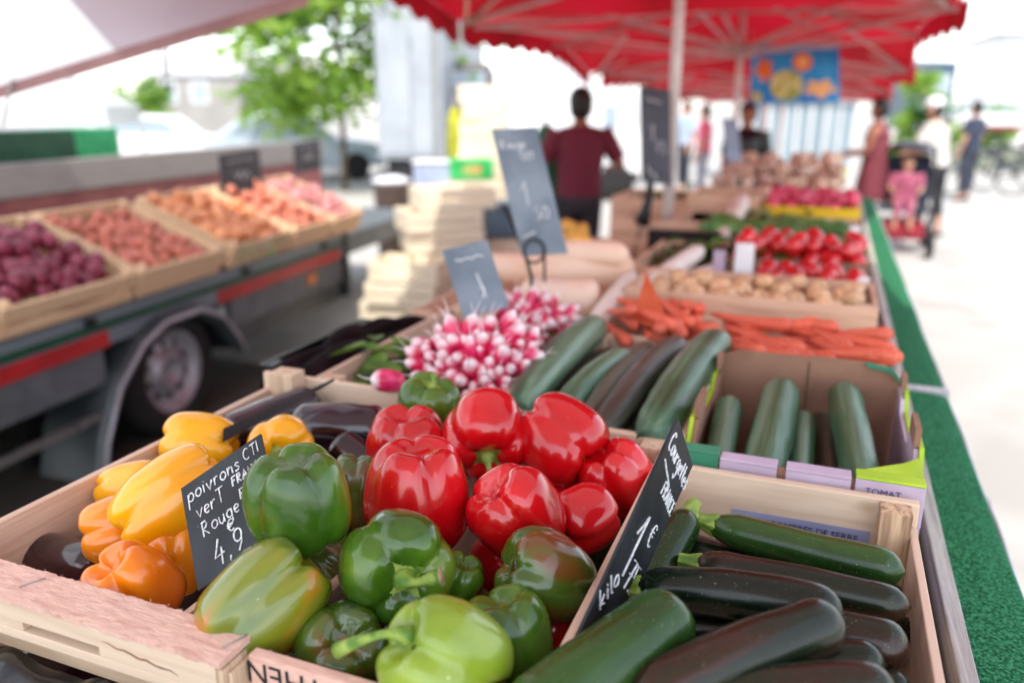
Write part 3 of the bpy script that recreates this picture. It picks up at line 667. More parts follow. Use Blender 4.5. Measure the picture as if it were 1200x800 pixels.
for sx, a in ((-1, x0), (1, x1)):
    w = .006; xa, xb = (a, a + w) if sx < 0 else (a - w, a)
    bm = bmesh.new(); prism(bm, [(y0, zb), (y1 - .009, zb), (y1 - .009, zt_ - .036), (y1 - .06, zt_ - .04), (y1 - .075, zt_ - .06), (y0 + .2, zt_ - .06), (y0 + .18, zt_ - .03), (y0 + .11, zt_ - .03), (y0 + .09, zt_ - .055), (y0, zt_ - .06)], xa, xb, 0)
    obj('side_panel', bm, CARD if sx < 0 else LILAC, t)
    bm = bmesh.new(); xa2, xb2 = (xa - .0062, xa - .0004) if sx < 0 else (xb + .0004, xb + .0062)
    prism(bm, [(y0 + .06, zt_ - .13), (y1 - .02, zt_ - .13), (y1 - .02, zt_ - .028), (y1 - .055, zt_ - .034), (y1 - .07, zt_ - .056), (y0 + .205, zt_ - .056), (y0 + .185, zt_ - .026), (y0 + .105, zt_ - .026), (y0 + .085, zt_ - .05), (y0 + .06, zt_ - .055)], xa2, xb2, 0)
    obj('printed_flap', bm, LIME, t)
    bm = boxes((xa - .001, xb + .001, y0 + .112, y0 + .178, zt_ - .0285, zt_ - .002)); obj('folded_tab', bm, CARD, t)
    bm = boxes((xa - .001, xb + .001, y1 - .053, y1 - .02, zt_ - .026, zt_ - .004)); obj('folded_tab', bm, CARD, t)
    if sx > 0: continue
    xo = xa - .0068 if sx < 0 else xb + .0068; dx = -.030 if sx < 0 else .022
    for (ya, yb_, mt, za) in ((y0 + .20, y1 - .03, LIME, -.056), (y0 + .02, y0 + .085, WHITEP if sx < 0 else LIME, -.062)):
        bm = bmesh.new(); q = [Vector((xo, ya, zt_ + za)), Vector((xo, yb_, zt_ + za)), Vector((xo + dx, yb_ - .01, zt_ + za - .03)), Vector((xo + dx, ya + .01, zt_ + za - .03))]
        v = [bm.verts.new(p - Vector((0, 0, .003 * k))) for k in (0, 1) for p in q]
        for f in ((0, 1, 2, 3), (7, 6, 5, 4), (0, 4, 5, 1), (1, 5, 6, 2), (2, 6, 7, 3), (3, 7, 4, 0)): bm.faces.new([v[k] for k in f])
        bmesh.ops.recalc_face_normals(bm, faces=bm.faces); obj('printed_flap', bm, mt, t)
bm = bmesh.new(); prism(bm, [(x0 + .0065, zb), (x1 - .0065, zb), (x1 - .0065, ZR + .006), (x0 + .0065, ZR + .006)], y0 + .001, y0 + .006, 1); obj('front_panel', bm, CARD, t)
for a, b, mt, dz in ((x0 + .0, x0 + .05, TEALP, .016), (x0 + .052, x0 + .125, LILAC, .010), (x0 + .136, x0 + .215, LILAC, .010), (x0 + .22, x1, LIME, .014)):
    obj('front_flap', boxes((a, b, y0 - .004, y0 + .0005, ZR - .045, ZR + dz - .004)), LILAC if mt is LIME else mt, t, bevel=.001); obj('folded_lip', boxes((a, b, y0 - .0045, y0 + .020, ZR + dz - .0035, ZR + dz)), mt, t, bevel=.001)
bm = bmesh.new(); prism(bm, [(x1 - .0007, y0 + .0205), (x1 - .0007, y0 + .085), (x1 - .02, y0 + .06), (x1 - .07, y0 + .0205)], ZR + .0095, ZR + .0138, 2); obj('corner_flap', bm, LIME, t)
bpy.context.view_layer.update()
print_text('printed_lettering', 'TOMAT', (.082, y0 - .0042, ZR - .008), (1, 0, 0), (0, 0, 1), .012, pm('violet_ink', '#4a3a6a'), t)
obj('base_panel', boxes((x0 + .007, x1 - .007, y0 + .007, y1 - .005, zb, zb + .004)), pm('red_print_lining', ['#7a1418', '#98242a'], rough=.6), t)
cg = 'courgettes standing in the cardboard box'
for i, (lab, A, B, w, mt) in enumerate((('slim courgette at the left side of the cardboard box', (838, 560, 1.10), (856, 470, 1.12), 34, CUC), ('thick pale-striped courgette left of the box crease', (890, 572, 1.11), (918, 452, 1.14), 48, CUC),
                         ('short courgette behind the thick striped one', (936, 568, 1.09), (942, 486, 1.10), 30, CUC), ('pale-streaked courgette on the right of the box crease', (1012, 578, 1.11), (988, 455, 1.14), 42, CUC),
                         ('dark red-shadowed courgette right of the crease', (975, 570, 1.07), (965, 490, 1.07), 34, CUCB))):
    zucchini(lab, A, B, w, mt, 20 + i, stem=False, group=cg, e0=.7)

# cucumber crate
def cucrate(*a, **k): return crate(*a, **k)
crate('shallow wooden crate of large cucumbers behind the red peppers', -.445, -.158, 1.082, 1.60, ZT, ZR - .005, group='wooden crates along the stall')
cg = 'large cucumbers in the crate behind the peppers'
for i, (lab, A, B, w, mt) in enumerate((
    ('thick bluish green cucumber next to the radishes', (606, 482, 1.13), (703, 380, 1.15), 42, CUC), ('slender teal cucumber beside the thick one', (655, 486, 1.13), (738, 416, 1.14), 30, CUC),
    ('brown-skinned cucumber in the middle of the crate', (688, 498, 1.12), (762, 408, 1.13), 30, CUCB), ('brown cucumber with pale flank next to the last one', (706, 506, 1.125), (800, 402, 1.145), 36, CUCB),
    ('thickest cucumber with pale shine nearest the cardboard box', (762, 520, 1.13), (846, 398, 1.16), 50, CUC), ('dark cucumber low between the slender ones', (640, 500, 1.08), (720, 420, 1.08), 40, CUCB), ('dark cucumber low under the brown ones', (740, 515, 1.07), (800, 430, 1.07), 40, CUCB))):
    zucchini(lab, A, B, w, mt, 60 + i, stem=False, name='cucumber', cat='cucumber', group=cg, e0=.7, bend=(-.01, .01, .008))

# radish crate and bunches
crate('wooden crate of radish bunches with a board on the aubergine side', -.815, -.46, 1.10, 1.70, ZT, ZR, group='wooden crates along the stall')
def radish_mat():
    M = pm('radish_skin', ['#c40a44', '#dc2462', '#e04a7c'], scale=3, rough=.35, coat=.2); t = M.node_tree; N = t.nodes; K = t.links.new; b_ = N['Principled BSDF']
    src = b_.inputs['Base Color'].links[0].from_socket; tc = N.new('ShaderNodeTexCoord'); sx = N.new('ShaderNodeSeparateXYZ'); K(tc.outputs['Object'], sx.inputs[0])
    no = N.new('ShaderNodeTexNoise'); no.inputs['Scale'].default_value = 3; K(tc.outputs['Object'], no.inputs[0]); ad = N.new('ShaderNodeMath'); ad.operation = 'MULTIPLY_ADD'; K(no.outputs[0], ad.inputs[0]); ad.inputs[1].default_value = .25; K(sx.outputs[2], ad.inputs[2])
    mr = N.new('ShaderNodeMapRange'); mr.inputs['From Min'].default_value = .40; mr.inputs['From Max'].default_value = .60; K(ad.outputs[0], mr.inputs[0])
    mx = N.new('ShaderNodeMixRGB'); K(mr.outputs[0], mx.inputs[0]); K(src, mx.inputs[1]); mx.inputs[2].default_value = (*hx('#f0e2e4'), 1); K(mx.outputs[0], b_.inputs['Base Color']); return M
RADM = radish_mat()
LEAF = pm('radish_leaf', ['#3a5a1e', '#5f8230', '#7a9840'], scale=18, rough=.6, trans=.3)
def radish_mesh(seed):
    bm = bmesh.new(); prof = [(.0, -.5), (.16, -.47), (.26, -.36), (.31, -.15), (.32, .1), (.30, .28), (.24, .4), (.12, .49), (.035, .54)]
    rg = lathe(bm, [(max(r, .005) * 1.1, z) for r, z in prof], 12)
    for f in bm.faces:
        zc = f.calc_center_median().z
        pass
    tube(bm, [(0, 0, .52), (.04, .02, .72), (.02, .1, .95)], [.035, .02, .008], 4)
    return bm
def make_mesh(name, bm, mats, smooth=True):
    me = bpy.data.meshes.new(name); bm.normal_update(); bm.to_mesh(me); bm.free()
    for mm in mats: me.materials.append(mm)
    if smooth:
        for p in me.polygons: p.use_smooth = True
    return me
RAD_ME = [make_mesh('radish', radish_mesh(i), [RADM]) for i in range(2)]
def leaf_bm(n, c, sp, size, up=.2, seed=0):
    rn = random.Random(seed); bm = bmesh.new()
    for i in range(n):
        p = Vector(c) + Vector((rn.gauss(0, sp[0]), rn.gauss(0, sp[1]), rn.gauss(0, sp[2]))); a = rn.uniform(0, 2 * pi); d = Vector((cos(a), sin(a), rn.uniform(-.3, up))).normalized(); s = d.cross(Vector((0, 0, 1))).normalized()
        L_ = size * rn.uniform(.6, 1.2); w = L_ * .35; prev = None
        for k in range(5):
            t_ = k / 4; q = p + d * (L_ * t_) - Vector((0, 0, L_ * .35 * t_ * t_)); ww = w * sin(pi * (.1 + .85 * t_)); row = [bm.verts.new(q - s * ww), bm.verts.new(q - Vector((0, 0, ww * .35))), bm.verts.new(q + s * ww)]
            if prev:
                for j in (0, 1): bm.faces.new((prev[j], prev[j + 1], row[j + 1], row[j]))
            prev = row
    return bm
def radish_bunch(label, px, py, z, rad_px, n, seed, rl):
    rn = random.Random(seed); c = P(px, py, z); R = rad_px * depth(c) / F
    t = thing('radish_bunch', label, 'radishes', c - Vector((0, 0, R * .9)), 0, 'radish bunches')
    axis = cdir(.05, .55, .8); u, v = frame_of(axis)
    for i in range(n):
        rr = math.sqrt((i + .5) / n); a = i * 2.39996 + rn.uniform(-.2, .2)
        off = (u * cos(a) * rr * 1.12 + v * sin(a) * rr * .8) * R + axis * (R * (.2 * (1 - rr * rr)) + rn.uniform(-.012, .012))
        d = (axis * 1.0 + (u * cos(a) + v * sin(a)) * rr * .95 + Vector((rn.gauss(0, .33), rn.gauss(0, .33), rn.gauss(0, .33)))).normalized()
        o = bpy.data.objects.new('radish', RAD_ME[i % 2]); COL.objects.link(o); o.parent = t
        sc = rl * rn.uniform(.68, 1.22); orient(o, d, off + Vector((0, 0, R * .9)), rn.uniform(0, 6), (sc * .84, sc * .84, sc * 1.5))
    obj('leaves', leaf_bm(45, Vector((0, 0, R * .45)) - axis * R * .35, (R * .7, R * .5, R * .22), R * .55, .4, seed), LEAF, t)
radish_bunch('large bunch of pink radishes with white tips in front of the small slate', 558, 424, 1.16, 64, 86, 3, .044)
radish_bunch('second radish bunch standing below the wire clip of the tall slate', 622, 376, 1.155, 40, 46, 5, .043)
radish_bunch('pale radish bunch lying beside the cucumbers', 655, 392, 1.10, 28, 16, 6, .04)
o = bpy.data.objects.new('radish', RAD_ME[0]); COL.objects.link(o); orient(o, cdir(-.8, .1, .3), P(455, 446, 1.17), 0, .055); tag(o, 'single radish lying on the back board of the left crate', 'radish')
tag(obj('leafy_greens', leaf_bm(60, P(470, 428, 1.12), (.05, .05, .025), .08, .4, 9), LEAF), 'radish tops in a green clump left of the large bunch', 'greens')

# aubergines outside the radish crate
t = crate('dark tray of black aubergines at the seller side of the stall', -1.06, -.83, 1.26, 1.66, ZT, ZR - .05, wx=BLACK, wy=BLACK, wz=BLACK, base_mat=BLACK)
AUB2 = pm('dull_aubergine_skin', ['#120a0c', '#1a1014', '#241619'], scale=8, rough=.8, spec=.05)
for i in range(9):
    a = Vector((-1.1 + .03 * (i % 3) + .0, 1.2 + .14 * (i // 3), 1.11)); 
    o = obj('aubergine', long_bm((Vector((0, -.12, 0)), Vector((0, 0, .015)), Vector((0, .12, 0))), round_prof(.045, .6), 14, seed=i), AUB2, smooth=True)
    o.location = (-.985 + .06 * (i % 3), 1.34 + .12 * (i // 3), 1.045 + .012 * (i % 2)); o.rotation_euler = (0, 0, RND.uniform(-.4, .4))
    tag(o, 'dull black aubergine in the tray beside the radish crate', 'aubergine', 'aubergines in the dark tray')

# carrots
CAR = pm('carrot_skin', ['#cc4c32', '#dc6246', '#e47a60'], scale=30, rough=.5, stretch=(1, 1, 3), rnd=.12, bump=.2, bscale=120)
def carrot_bm(seed):
    rn = random.Random(seed); pts = []; rs = []
    for i in range(11):
        t_ = i / 10; pts.append((.04 * sin(t_ * 3 + seed), .03 * sin(t_ * 2.3 + seed * 2), t_ - .5)); rs.append((.105 - .075 * t_) * (1 if 0 < i < 10 else .4) * (1 + .05 * rn.uniform(-1, 1)))
    bm = bmesh.new(); tube(bm, pts, rs, 10); return bm
CAR_ME = [make_mesh('carrot', carrot_bm(i), [CAR]) for i in range(3)]
def pile(name, meshes, x0, x1, y0, y1, z, n, sc, label, cat, group, lying=None, jit=.02, minsep=.8, layers=2, dz=None, seed=1, rnd_rot=True):
    """n copies laid in a box, several layers deep, kept apart by minsep*sc"""
    rn = random.Random(seed); made = []; tries = 0; dz = dz or sc * .55
    while len(made) < n and tries < n * 40:
        tries += 1; lay = len(made) * layers // n
        p = Vector((rn.uniform(x0, x1), rn.uniform(y0, y1), z - dz * (layers - 1 - lay) + rn.uniform(0, jit)))
        if lying is None and any((p - q).length < sc * minsep for q in made[-60:]): continue
        made.append(p); o = bpy.data.objects.new(name, meshes[len(made) % len(meshes)]); COL.objects.link(o)
        k = sc * rn.uniform(.85, 1.12)
        if lying is not None:
            a = lying + rn.gauss(0, .35); orient(o, (cos(a), sin(a), rn.gauss(0, .08)), p, rn.uniform(0, 6), k)
        else: orient(o, (rn.gauss(0, 1), rn.gauss(0, 1), rn.gauss(.3, 1)) if rnd_rot else (rn.gauss(0, .2), rn.gauss(0, .2), 1), p, rn.uniform(0, 6), k)
        tag(o, label, cat, group)
    return made
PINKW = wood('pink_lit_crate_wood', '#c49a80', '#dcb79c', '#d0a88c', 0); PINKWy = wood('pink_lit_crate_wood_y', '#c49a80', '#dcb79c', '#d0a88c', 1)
crate('crate of loose carrots with a tall rear board', -.19, .135, 1.445, 1.80, ZT, ZR - .005, wx=PINKW, wy=PINKWy, group='wooden crates along the stall')
pile('carrot', CAR_ME, -.14, .08, 1.49, 1.75, ZR + .003, 60, .16, 'carrot in the loose heap behind the cardboard box', 'carrot', 'carrots in the right crate', lying=2.75, layers=3, dz=.03)
crate('crate of upright carrots behind the cucumber crate', -.45, -.20, 1.61, 1.86, ZT, ZR - .01, wx=PINKW, wy=PINKWy, group='wooden crates along the stall')
pile('carrot', CAR_ME, -.41, -.24, 1.60, 1.80, ZR + .02, 36, .15, 'carrot in the bundle beneath the orange corner board', 'carrot', 'carrots in the left crate', lying=2.1, layers=3, dz=.03, seed=4)
ORP = pm('orange_printed_card', ['#c85a34', '#d86a42'], rough=.6)
bm = bmesh.new(); a, b, c = P(742, 375, 1.16), P(757, 318, 1.22), P(790, 392, 1.16); d = Vector((.0, .004, 0))
vs = [bm.verts.new(p + d * k) for k in (0, 1) for p in (a, b, c)]; bm.faces.new(vs[:3]); bm.faces.new(vs[3:][::-1])
for i in range(3): bm.faces.new((vs[i], vs[3 + i], vs[3 + (i + 1) % 3], vs[(i + 1) % 3]))
tag(obj('carton_flap', bm, ORP), 'pointed orange cardboard corner sticking up from the carrots', 'cardboard')

# onions / potatoes behind carrots
def bulb_bm(seed, sq=1.0, tip=.25): bm = bmesh.new(); ball(bm, (0, 0, 0), .5, 10, seed, .1, (1, 1, sq), tip); return bm
TAN = pm('tan_onion_skin', ['#b9865a', '#d6aa80', '#e0bc98'], scale=5, rough=.45, rnd=.15)
TAN_ME = [make_mesh('onion', bulb_bm(i, 1.05), [TAN]) for i in range(3)]
crate('long pale crate of tan onions behind the carrots', -.44, .13, 1.87, 2.16, ZT, ZR + .035, wx=PINKW, wy=PINKWy, group='wooden crates along the stall')
pile('onion', TAN_ME, -.40, .10, 1.90, 2.13, ZR + .005, 90, .052, 'tan onion in the long pale crate', 'onion', 'tan onions behind the carrots', layers=3, dz=.03)
# tomatoes
TOM = pm('tomato_skin', ['#b00c14', '#cc141c', '#d8262a'], scale=6, rough=.15, coat=.6, rnd=.1)
TOM_ME = [make_mesh('tomato', bulb_bm(i + 5, .85, 0), [TOM]) for i in range(2)]
GRNC = pm('green_printed_card', ['#0f7a34', '#18903f'], rough=.6)
REDC = pm('red_printed_card', ['#b02a26', '#c03a30'], rough=.6)
def tray(label, x0, x1, y0, y1, zr, m_front, m_side, group=None):
    return crate(label, x0, x1, y0, y1, ZT, zr, th=.006, wx=m_front, wy=m_side, wz=CARD, post=.02, group=group, name='cardboard_tray', bev=0, cat='tray', base_mat=CARD)
tray('green and red printed tray of tomatoes behind the onions', -.19, .13, 2.20, 2.50, ZR - .03, GRNC, REDC)
pile('tomato', TOM_ME, -.15, .10, 2.23, 2.46, ZR - .012, 34, .06, 'red tomato in the nearer tray', 'tomato', 'tomatoes in the nearer tray', layers=2)
tray('brown tray of red tomatoes behind the green one', -.27, .13, 2.54, 2.90, ZR + .01, CARD, CARD)
pile('tomato', TOM_ME, -.24, .11, 2.58, 2.86, ZR + .02, 60, .06, 'shiny red tomato in the farther tray', 'tomato', 'tomatoes in the farther tray', layers=2, seed=3)
# cucumbers behind tomatoes, bean crate, yellow crate
GC = pm('dull_green_cucumber', ['#35602c', '#4b7a3a', '#6a9050'], scale=4, rough=.5, rnd=.15)
GC_ME = [make_mesh('cucumber', long_bm((Vector((0, 0, -.5)), Vector((.04, 0, 0)), Vector((0, 0, .5))), round_prof(.12, .6), 10, seed=i, seg=14), [GC]) for i in range(2)]
crate('crate of short green cucumbers behind the tomatoes', -.42, .13, 2.93, 3.28, ZT, ZR - .02, wx=PINKW, wy=PINKWy, group='wooden crates along the stall')
pile('cucumber', GC_ME, -.36, .06, 2.98, 3.24, ZR + .015, 40, .2, 'short green cucumber in the crate behind the tomatoes', 'cucumber', 'short cucumbers', lying=2.5, layers=2, dz=.03)
crate('pale crate of green beans behind the cucumbers', -.60, .13, 3.30, 3.62, ZT, ZR + .01, wx=PINKW, wy=PINKWy, group='wooden crates along the stall')
BEAN = pm('dull_bean_green', ['#5a7038', '#7a8a50', '#b0a070'], scale=8, rough=.6)
tag(obj('bean_heap', leaf_bm(260, Vector((-.2, 3.46, ZR + .0)), (.10, .06, .02), .08, .1, 4), BEAN), 'loose heap of thin green beans', 'beans', None, 'stuff')
YC = pm('yellow_plastic', ['#d8b404', '#e8c80c'], rough=.4)
crate('bright yellow plastic crate of pink radishes', -.26, .135, 3.66, 4.02, ZT, ZR + .045, wx=YC, wy=YC, wz=YC, name='plastic_crate', base_mat=YC)
PK = pm('pink_radish_far', ['#b81c40', '#cc3a5a', '#d86a80'], scale=5, rough=.3, rnd=.2)
PK_ME = [make_mesh('radish', bulb_bm(i + 9, 1, 0), [PK]) for i in range(2)]
pile('radish', PK_ME, -.23, .11, 3.70, 3.98, ZR + .06, 45, .06, 'round pink radish in the yellow crate', 'radish', 'round radishes in the yellow crate', layers=2)

# left-hand far goods: squashes, leeks, boards
SQ = pm('butternut_skin', ['#e0b494', '#ecc6aa', '#f0d4c0'], scale=3, rough=.5, rnd=.05)
crate('low crate of long pale squashes behind the radishes', -.98, -.50, 1.76, 2.60, ZT, ZR - .05, wx=PINKW, wy=PINKWy, group='wooden crates along the stall')
sg = 'pale squashes behind the radishes'
for i, (lab, A, B, w) in enumerate((('pale squash lying nearest the radish bunch', (610, 350, 1.13), (705, 352, 1.13), 50), ('long pale squash with pink top in the middle', (615, 318, 1.15), (745, 318, 1.15), 46), ('pinkish squash on top behind the others', (620, 296, 1.2), (738, 300, 1.2), 32), ('stubby orange tinted squash behind the tall slate', (570, 312, 1.12), (650, 318, 1.12), 36))):
    zucchini(lab, A, B, w, SQ, 90 + i, stem=False, name='squash', cat='squash', group=sg, e0=.75)
LEEK = pm('leek_white', ['#d8cfc0', '#ece6dc'], scale=10, rough=.5, stretch=(1, 1, .2))
lg = 'white leeks behind the carrots'
for i, (lab, A, B, w) in enumerate((('white leek slanting beside the orange flap', (688, 392, 1.13), (742, 322, 1.16), 24), ('white leek lying behind the orange flap', (745, 345, 1.14), (822, 292, 1.16), 22), ('white leek crossing toward the onion crate', (760, 340, 1.12), (840, 318, 1.13), 20), ('white leek top end by the price card', (846, 282, 1.14), (872, 232, 1.2), 20), ('pale leek root end at the crate board', (820, 285, 1.12), (862, 245, 1.15), 18))):
    zucchini(lab, A, B, w, LEEK, 120 + i, stem=False, name='leek', cat='leek', group=lg, e0=.8)
crate('empty pale crate with plain boards behind the squashes', -1.0, -.52, 2.72, 3.15, ZT, ZR - .055, wx=PINKW, wy=PINKWy, group='wooden crates along the stall')
crate('pink-lit crate with black tray beside the post', -.54, -.30, 2.32, 2.85, ZT, ZR, wx=PINKW, wy=PINKWy, group='wooden crates along the stall')
tag(obj('black_tray', boxes((-.60, -.34, 2.88, 2.92, ZT, ZR + .03), (-.60, -.34, 2.921, 3.2, ZT, ZR - .02)), BLACK, bevel=.003), 'thin black tray edge behind the pink-lit crate', 'tray')
crate('wide pink-lit crate behind the post foot', -.82, -.40, 3.20, 3.62, ZT, ZR + .02, wx=PINKW, wy=PINKWy, group='wooden crates along the stall')
crate('brown crate in front of the far garlic', -.60, -.28, 3.68, 4.10, ZT, ZR + .08, wx=PINKW, wy=PINKWy, group='wooden crates along the stall')
crate('second wide pink-lit crate at the seller side', -.98, -.62, 3.80, 4.25, ZT, ZR + .04, wx=PINKW, wy=PINKWy, group='wooden crates along the stall')
GING = pm('yellow_ginger', ['#d09a34', '#e2b458'], scale=5, rough=.6)
bm = bmesh.new()
for i in range(14): ball(bm, P(674 + RND.uniform(-15, 15), 274 + RND.uniform(-9, 12), 1.13), RND.uniform(.018, .032), 8, i, .25)
tag(obj('ginger_heap', bm, GING, smooth=True), 'knobbly yellow ginger heaped beside the tall slate', 'ginger', None, 'stuff')
GRNB = pm('green_salad', ['#2a4a14', '#41661e', '#587a2c'], scale=10, rough=.7)
tag(obj('salad_heads', leaf_bm(220, P(815, 237, 1.12), (.13, .1, .03), .11, .5, 8), GRNB), 'dark green lettuce heap behind the pole', 'lettuce')
tag(obj('herb_bundle', leaf_bm(120, P(862, 300, 1.12), (.12, .1, .03), .1, .4, 18), GRNB), 'green leek tops lying by the white price card', 'herbs', None, 'stuff')
# jumble at the far end of the table
GAR = pm('garlic_and_shallot', ['#a57a5c', '#c8a88c', '#e6dccf'], scale=3, rough=.6, rnd=.3)
GAR_ME = [make_mesh('garlic', bulb_bm(i + 20, .9, .4), [GAR]) for i in range(3)]
t = thing('display_rack', 'stepped rack of garlic and shallots at the far end of the stall', 'rack', (-.38, 5.0, ZT))
for k in range(4): obj('shelf', boxes((-.28, .46, -.55 + .33 * k, -.25 + .33 * k, .1 + .05 * k, .115 + .05 * k)), PINKW, t); obj('riser', boxes((-.27, .45, -.26 + .33 * k, -.251 + .33 * k, .001, .098 + .05 * k)), PINKW, t)
for k in range(4):
    pile('garlic', GAR_ME, -.62, .06, 4.47 + .33 * k, 4.72 + .33 * k, ZT + .15 + .05 * k, 26, .085, ('tan shallot or garlic on the lowest rack step', 'tan garlic on the second rack step', 'garlic bulb on the third rack step', 'garlic bulb on the top rack step')[k], 'garlic', 'garlic on rack step ' + ('one', 'two', 'three', 'four')[k], layers=2, seed=30 + k)
DBOT = pm('dark_bottle_glass', ['#0c0d12', '#16181f'], rough=.15)
for i, (x, y) in enumerate(((-.34, 4.16), (-.24, 4.2), (-.42, 4.22))):
    bm = bmesh.new(); lathe(bm, [(.0, 0), (.034, 0), (.036, .01), (.036, .13), (.014, .17), (.013, .21), (.0, .212)], 14)
    o = obj('bottle', bm, DBOT, smooth=True, loc=(x, y, ZT + .08)); tag(o, 'dark glass bottle standing behind the yellow crate', 'bottle', 'dark bottles')
# white price cards
for lab, px, py, z, w, h in (('white price card on a stick before the tomatoes', 872, 308, 1.19, 22, 46), ('small lilac price card beside the tall white one', 843, 308, 1.17, 14, 30), ('white label card at the rail by the yellow crate', 1000, 285, 1.16, 12, 40), ('white label card at the rail by the onions', 1010, 345, 1.14, 14, 40)):
    c = P(px, py, z); k = depth(c) / F; o, fr = board3(c + Rv * (-w / 2 * k) + Vector((0, 0, h / 2 * k)), c + Rv * (w / 2 * k) + Vector((0, 0, h / 2 * k)), c + Rv * (-w / 2 * k) - Vector((0, 0, h / 2 * k)), .002, 'price_card', WHITEP if 'lilac' not in lab else LILAC)
    tag(o, lab, 'price card'); bm = bmesh.new(); bar(bm, c - Vector((0, 0, h / 2 * k)), c - Vector((0, 0, h / 2 * k + .08)), .004); obj('stick', bm, PINKW, o)

# blurred price slates with clips
def slate(label, TL, TR, BL, mat, clip=None, marks=()):
    o, fr = board3(TL, TR, BL, .004, 'price_slate', mat); tag(o, label, 'price sign'); 
    bm = bmesh.new(); w = fr[1].length
    for mk in marks:
        if mk[0] == 's': scribble(bm, fr, *mk[1:], w * .018)
        else: write(bm, fr, mk[1], mk[2], mk[3], w * mk[4], mk[5], w * .014)
    if marks: obj('chalk_writing', bm, CHALK, o)
    return o, fr
D1 = 1.92
s1, f1 = slate('tall blue-grey slate held up by a wire clip above the radishes', PD(576, 152, D1 + .02), PD(629, 149, D1 + .02), PD(612, 300, D1), SLATE_HAZE, marks=(('w', 'Rouge', .1, .16, .2, 0), ('w', 'CET', .5, .25, .16, 0), ('w', '1', .3, .62, .55, 0), ('w', '50', .5, .72, .3, 0), ('s', .12, .86, .4, .82, .012, 8)))
bm = bmesh.new(); a = PD(590, 240, D1 + .012); b = PD(616, 300, D1 + .012)
tube(bm, [a, b, PD(623, 325, D1 - .05), PD(624, 380, D1 - .1)], .0045, 6)
tube(bm, [PD(618 + 12 * cos(k * .45) + 8, 294 + 14 * sin(k * .45), D1 - .02 + .001 * k) for k in range(15)] + [PD(638, 330, D1 - .06)], .0035, 6)
obj('wire_clip', bm, DARKMETAL, s1, smooth=True)
D2 = 1.62
s2, f2 = slate('small blue-grey slate standing behind the radish bunch', PD(518, 293, D2), PD(571, 281, D2 + .01), PD(543, 372, D2 - .03), SLATE_HAZE, marks=(('s', .2, .2, .8, .2, .02, 5), ('s', .55, .45, .6, .8, .03, 4), ('w', '2', .5, .8, .3, 0)))
D3 = 3.2
s3, f3 = slate('tall grey slate on a stand beside the white pole', PD(750, 101, D3), PD(785, 106, D3), PD(752, 212, D3), pm('grey_slate', ['#3a414a', '#4a525c'], scale=6, rough=.6), marks=(('s', .2, .12, .7, .15, .01, 4), ('w', '1', .3, .55, .5, 0), ('w', '75', .45, .68, .4, 0), ('s', .2, .85, .5, .95, .03, 5)))
bm = bmesh.new(); tube(bm, [PD(764, 200, D3 + .02), PD(760, 235, D3 + .02), PD(752, 262, D3)], [.012, .018, .03], 8); tube(bm, [PD(752, 262, D3), PD(738, 310, D3)], .004, 5); obj('stand', bm, DARKMETAL, s3, smooth=True)
D4 = 5.2
s4, f4 = slate('pale blue slate leaning at the far end of the table', PD(846, 138, D4), PD(864, 140, D4), PD(856, 226, D4), pm('pale_blue_slate', ['#7d93ab', '#94a8bc'], scale=6, rough=.6))
# ================================================================== TRAILER
ta = rad(5.8); T0 = Vector((-2.94, 2.91, 0)); td = Vector((-sin(ta), cos(ta), 0)); tn = Vector((cos(ta), sin(ta), 0))
TB = pm('trailer_panel_grey', ['#66717a', '#79858e', '#707b84'], scale=4, rough=.4, metal=.3, stretch=(1, .2, 1), bump=.05)
GST = pm('green_stripe', ['#06422c', '#0a5238'], rough=.4); RST = pm('red_stripe', ['#a01c20', '#b8262a'], rough=.4)
SKIRT = pm('trailer_lower_panel', ['#565b60', '#676c72'], rough=.5, metal=.1)
FEND = pm('fender_plastic', ['#2c3236', '#3c4347'], scale=5, rough=.35)
RIM = pm('wheel_steel', ['#9a979e', '#b4b1ba'], scale=12, rough=.45, metal=.4)
tr = thing('market_trailer', 'grey market trailer with red and green stripes carrying onion crates', 'trailer', T0, ta)
# local axes: x towards the stall, y along the trailer
Ln, Lf = -4.2, 1.80
BAY = .55 # half length of the wheel bay
obj('bed', boxes((-1.75, -.002, Ln, Lf, .66, .70)), SKIRT, tr, bevel=.004)
obj('side_panel', boxes((-.03, 0, Ln, Lf, .7005, .745), (-.03, -.001, Ln, Lf, .59, .6595)), TB, tr)
obj('green_stripe', boxes((.0005, .003, Ln, Lf, .668, .698)), GST, tr)
obj('red_stripe', boxes((.0005, .003, Ln, -.43, .585, .655)), RST, tr)
obj('red_stripe', boxes((.0005, .003, .36, Lf - .05, .585, .655)), RST, tr)
obj('lower_panel', boxes((-.05, -.012, Ln, -.46, .42, .586)), SKIRT, tr); obj('lower_panel', boxes((-.05, -.012, .48, Lf, .42, .586)), SKIRT, tr)
obj('lower_panel', boxes((-.045, -.02, .5, Lf - .05, .30, .417)), FEND, tr)
obj('side_marker_lamp', boxes((-.011, .004, 1.30, 1.40, .49, .55)), pm('amber_lens', ['#c86a12', '#e08422'], rough=.3), tr, bevel=.004)
obj('end_post', boxes((-.06, .006, Lf + .001, Lf + .07, .30, .86)), DARKMETAL, tr, bevel=.004)
obj('chassis_rail', boxes((-.5, -.42, Ln, Lf + .3, .4, .655)), SKIRT, tr); obj('chassis_rail', boxes((-1.4, -1.32, Ln, Lf + .3, .4, .655)), SKIRT, tr)
for k, yy in enumerate((-1.6, -.55, .6, 1.5)): obj('latch', boxes((.001, .022, yy, yy + .05, .70, .735)), BLACK, tr, bevel=.003)
bm = bmesh.new(); bar(bm, (.01, -3.9, .30), (.01, -.55, .30), .03); obj('guard_rail', bm, METAL, tr)
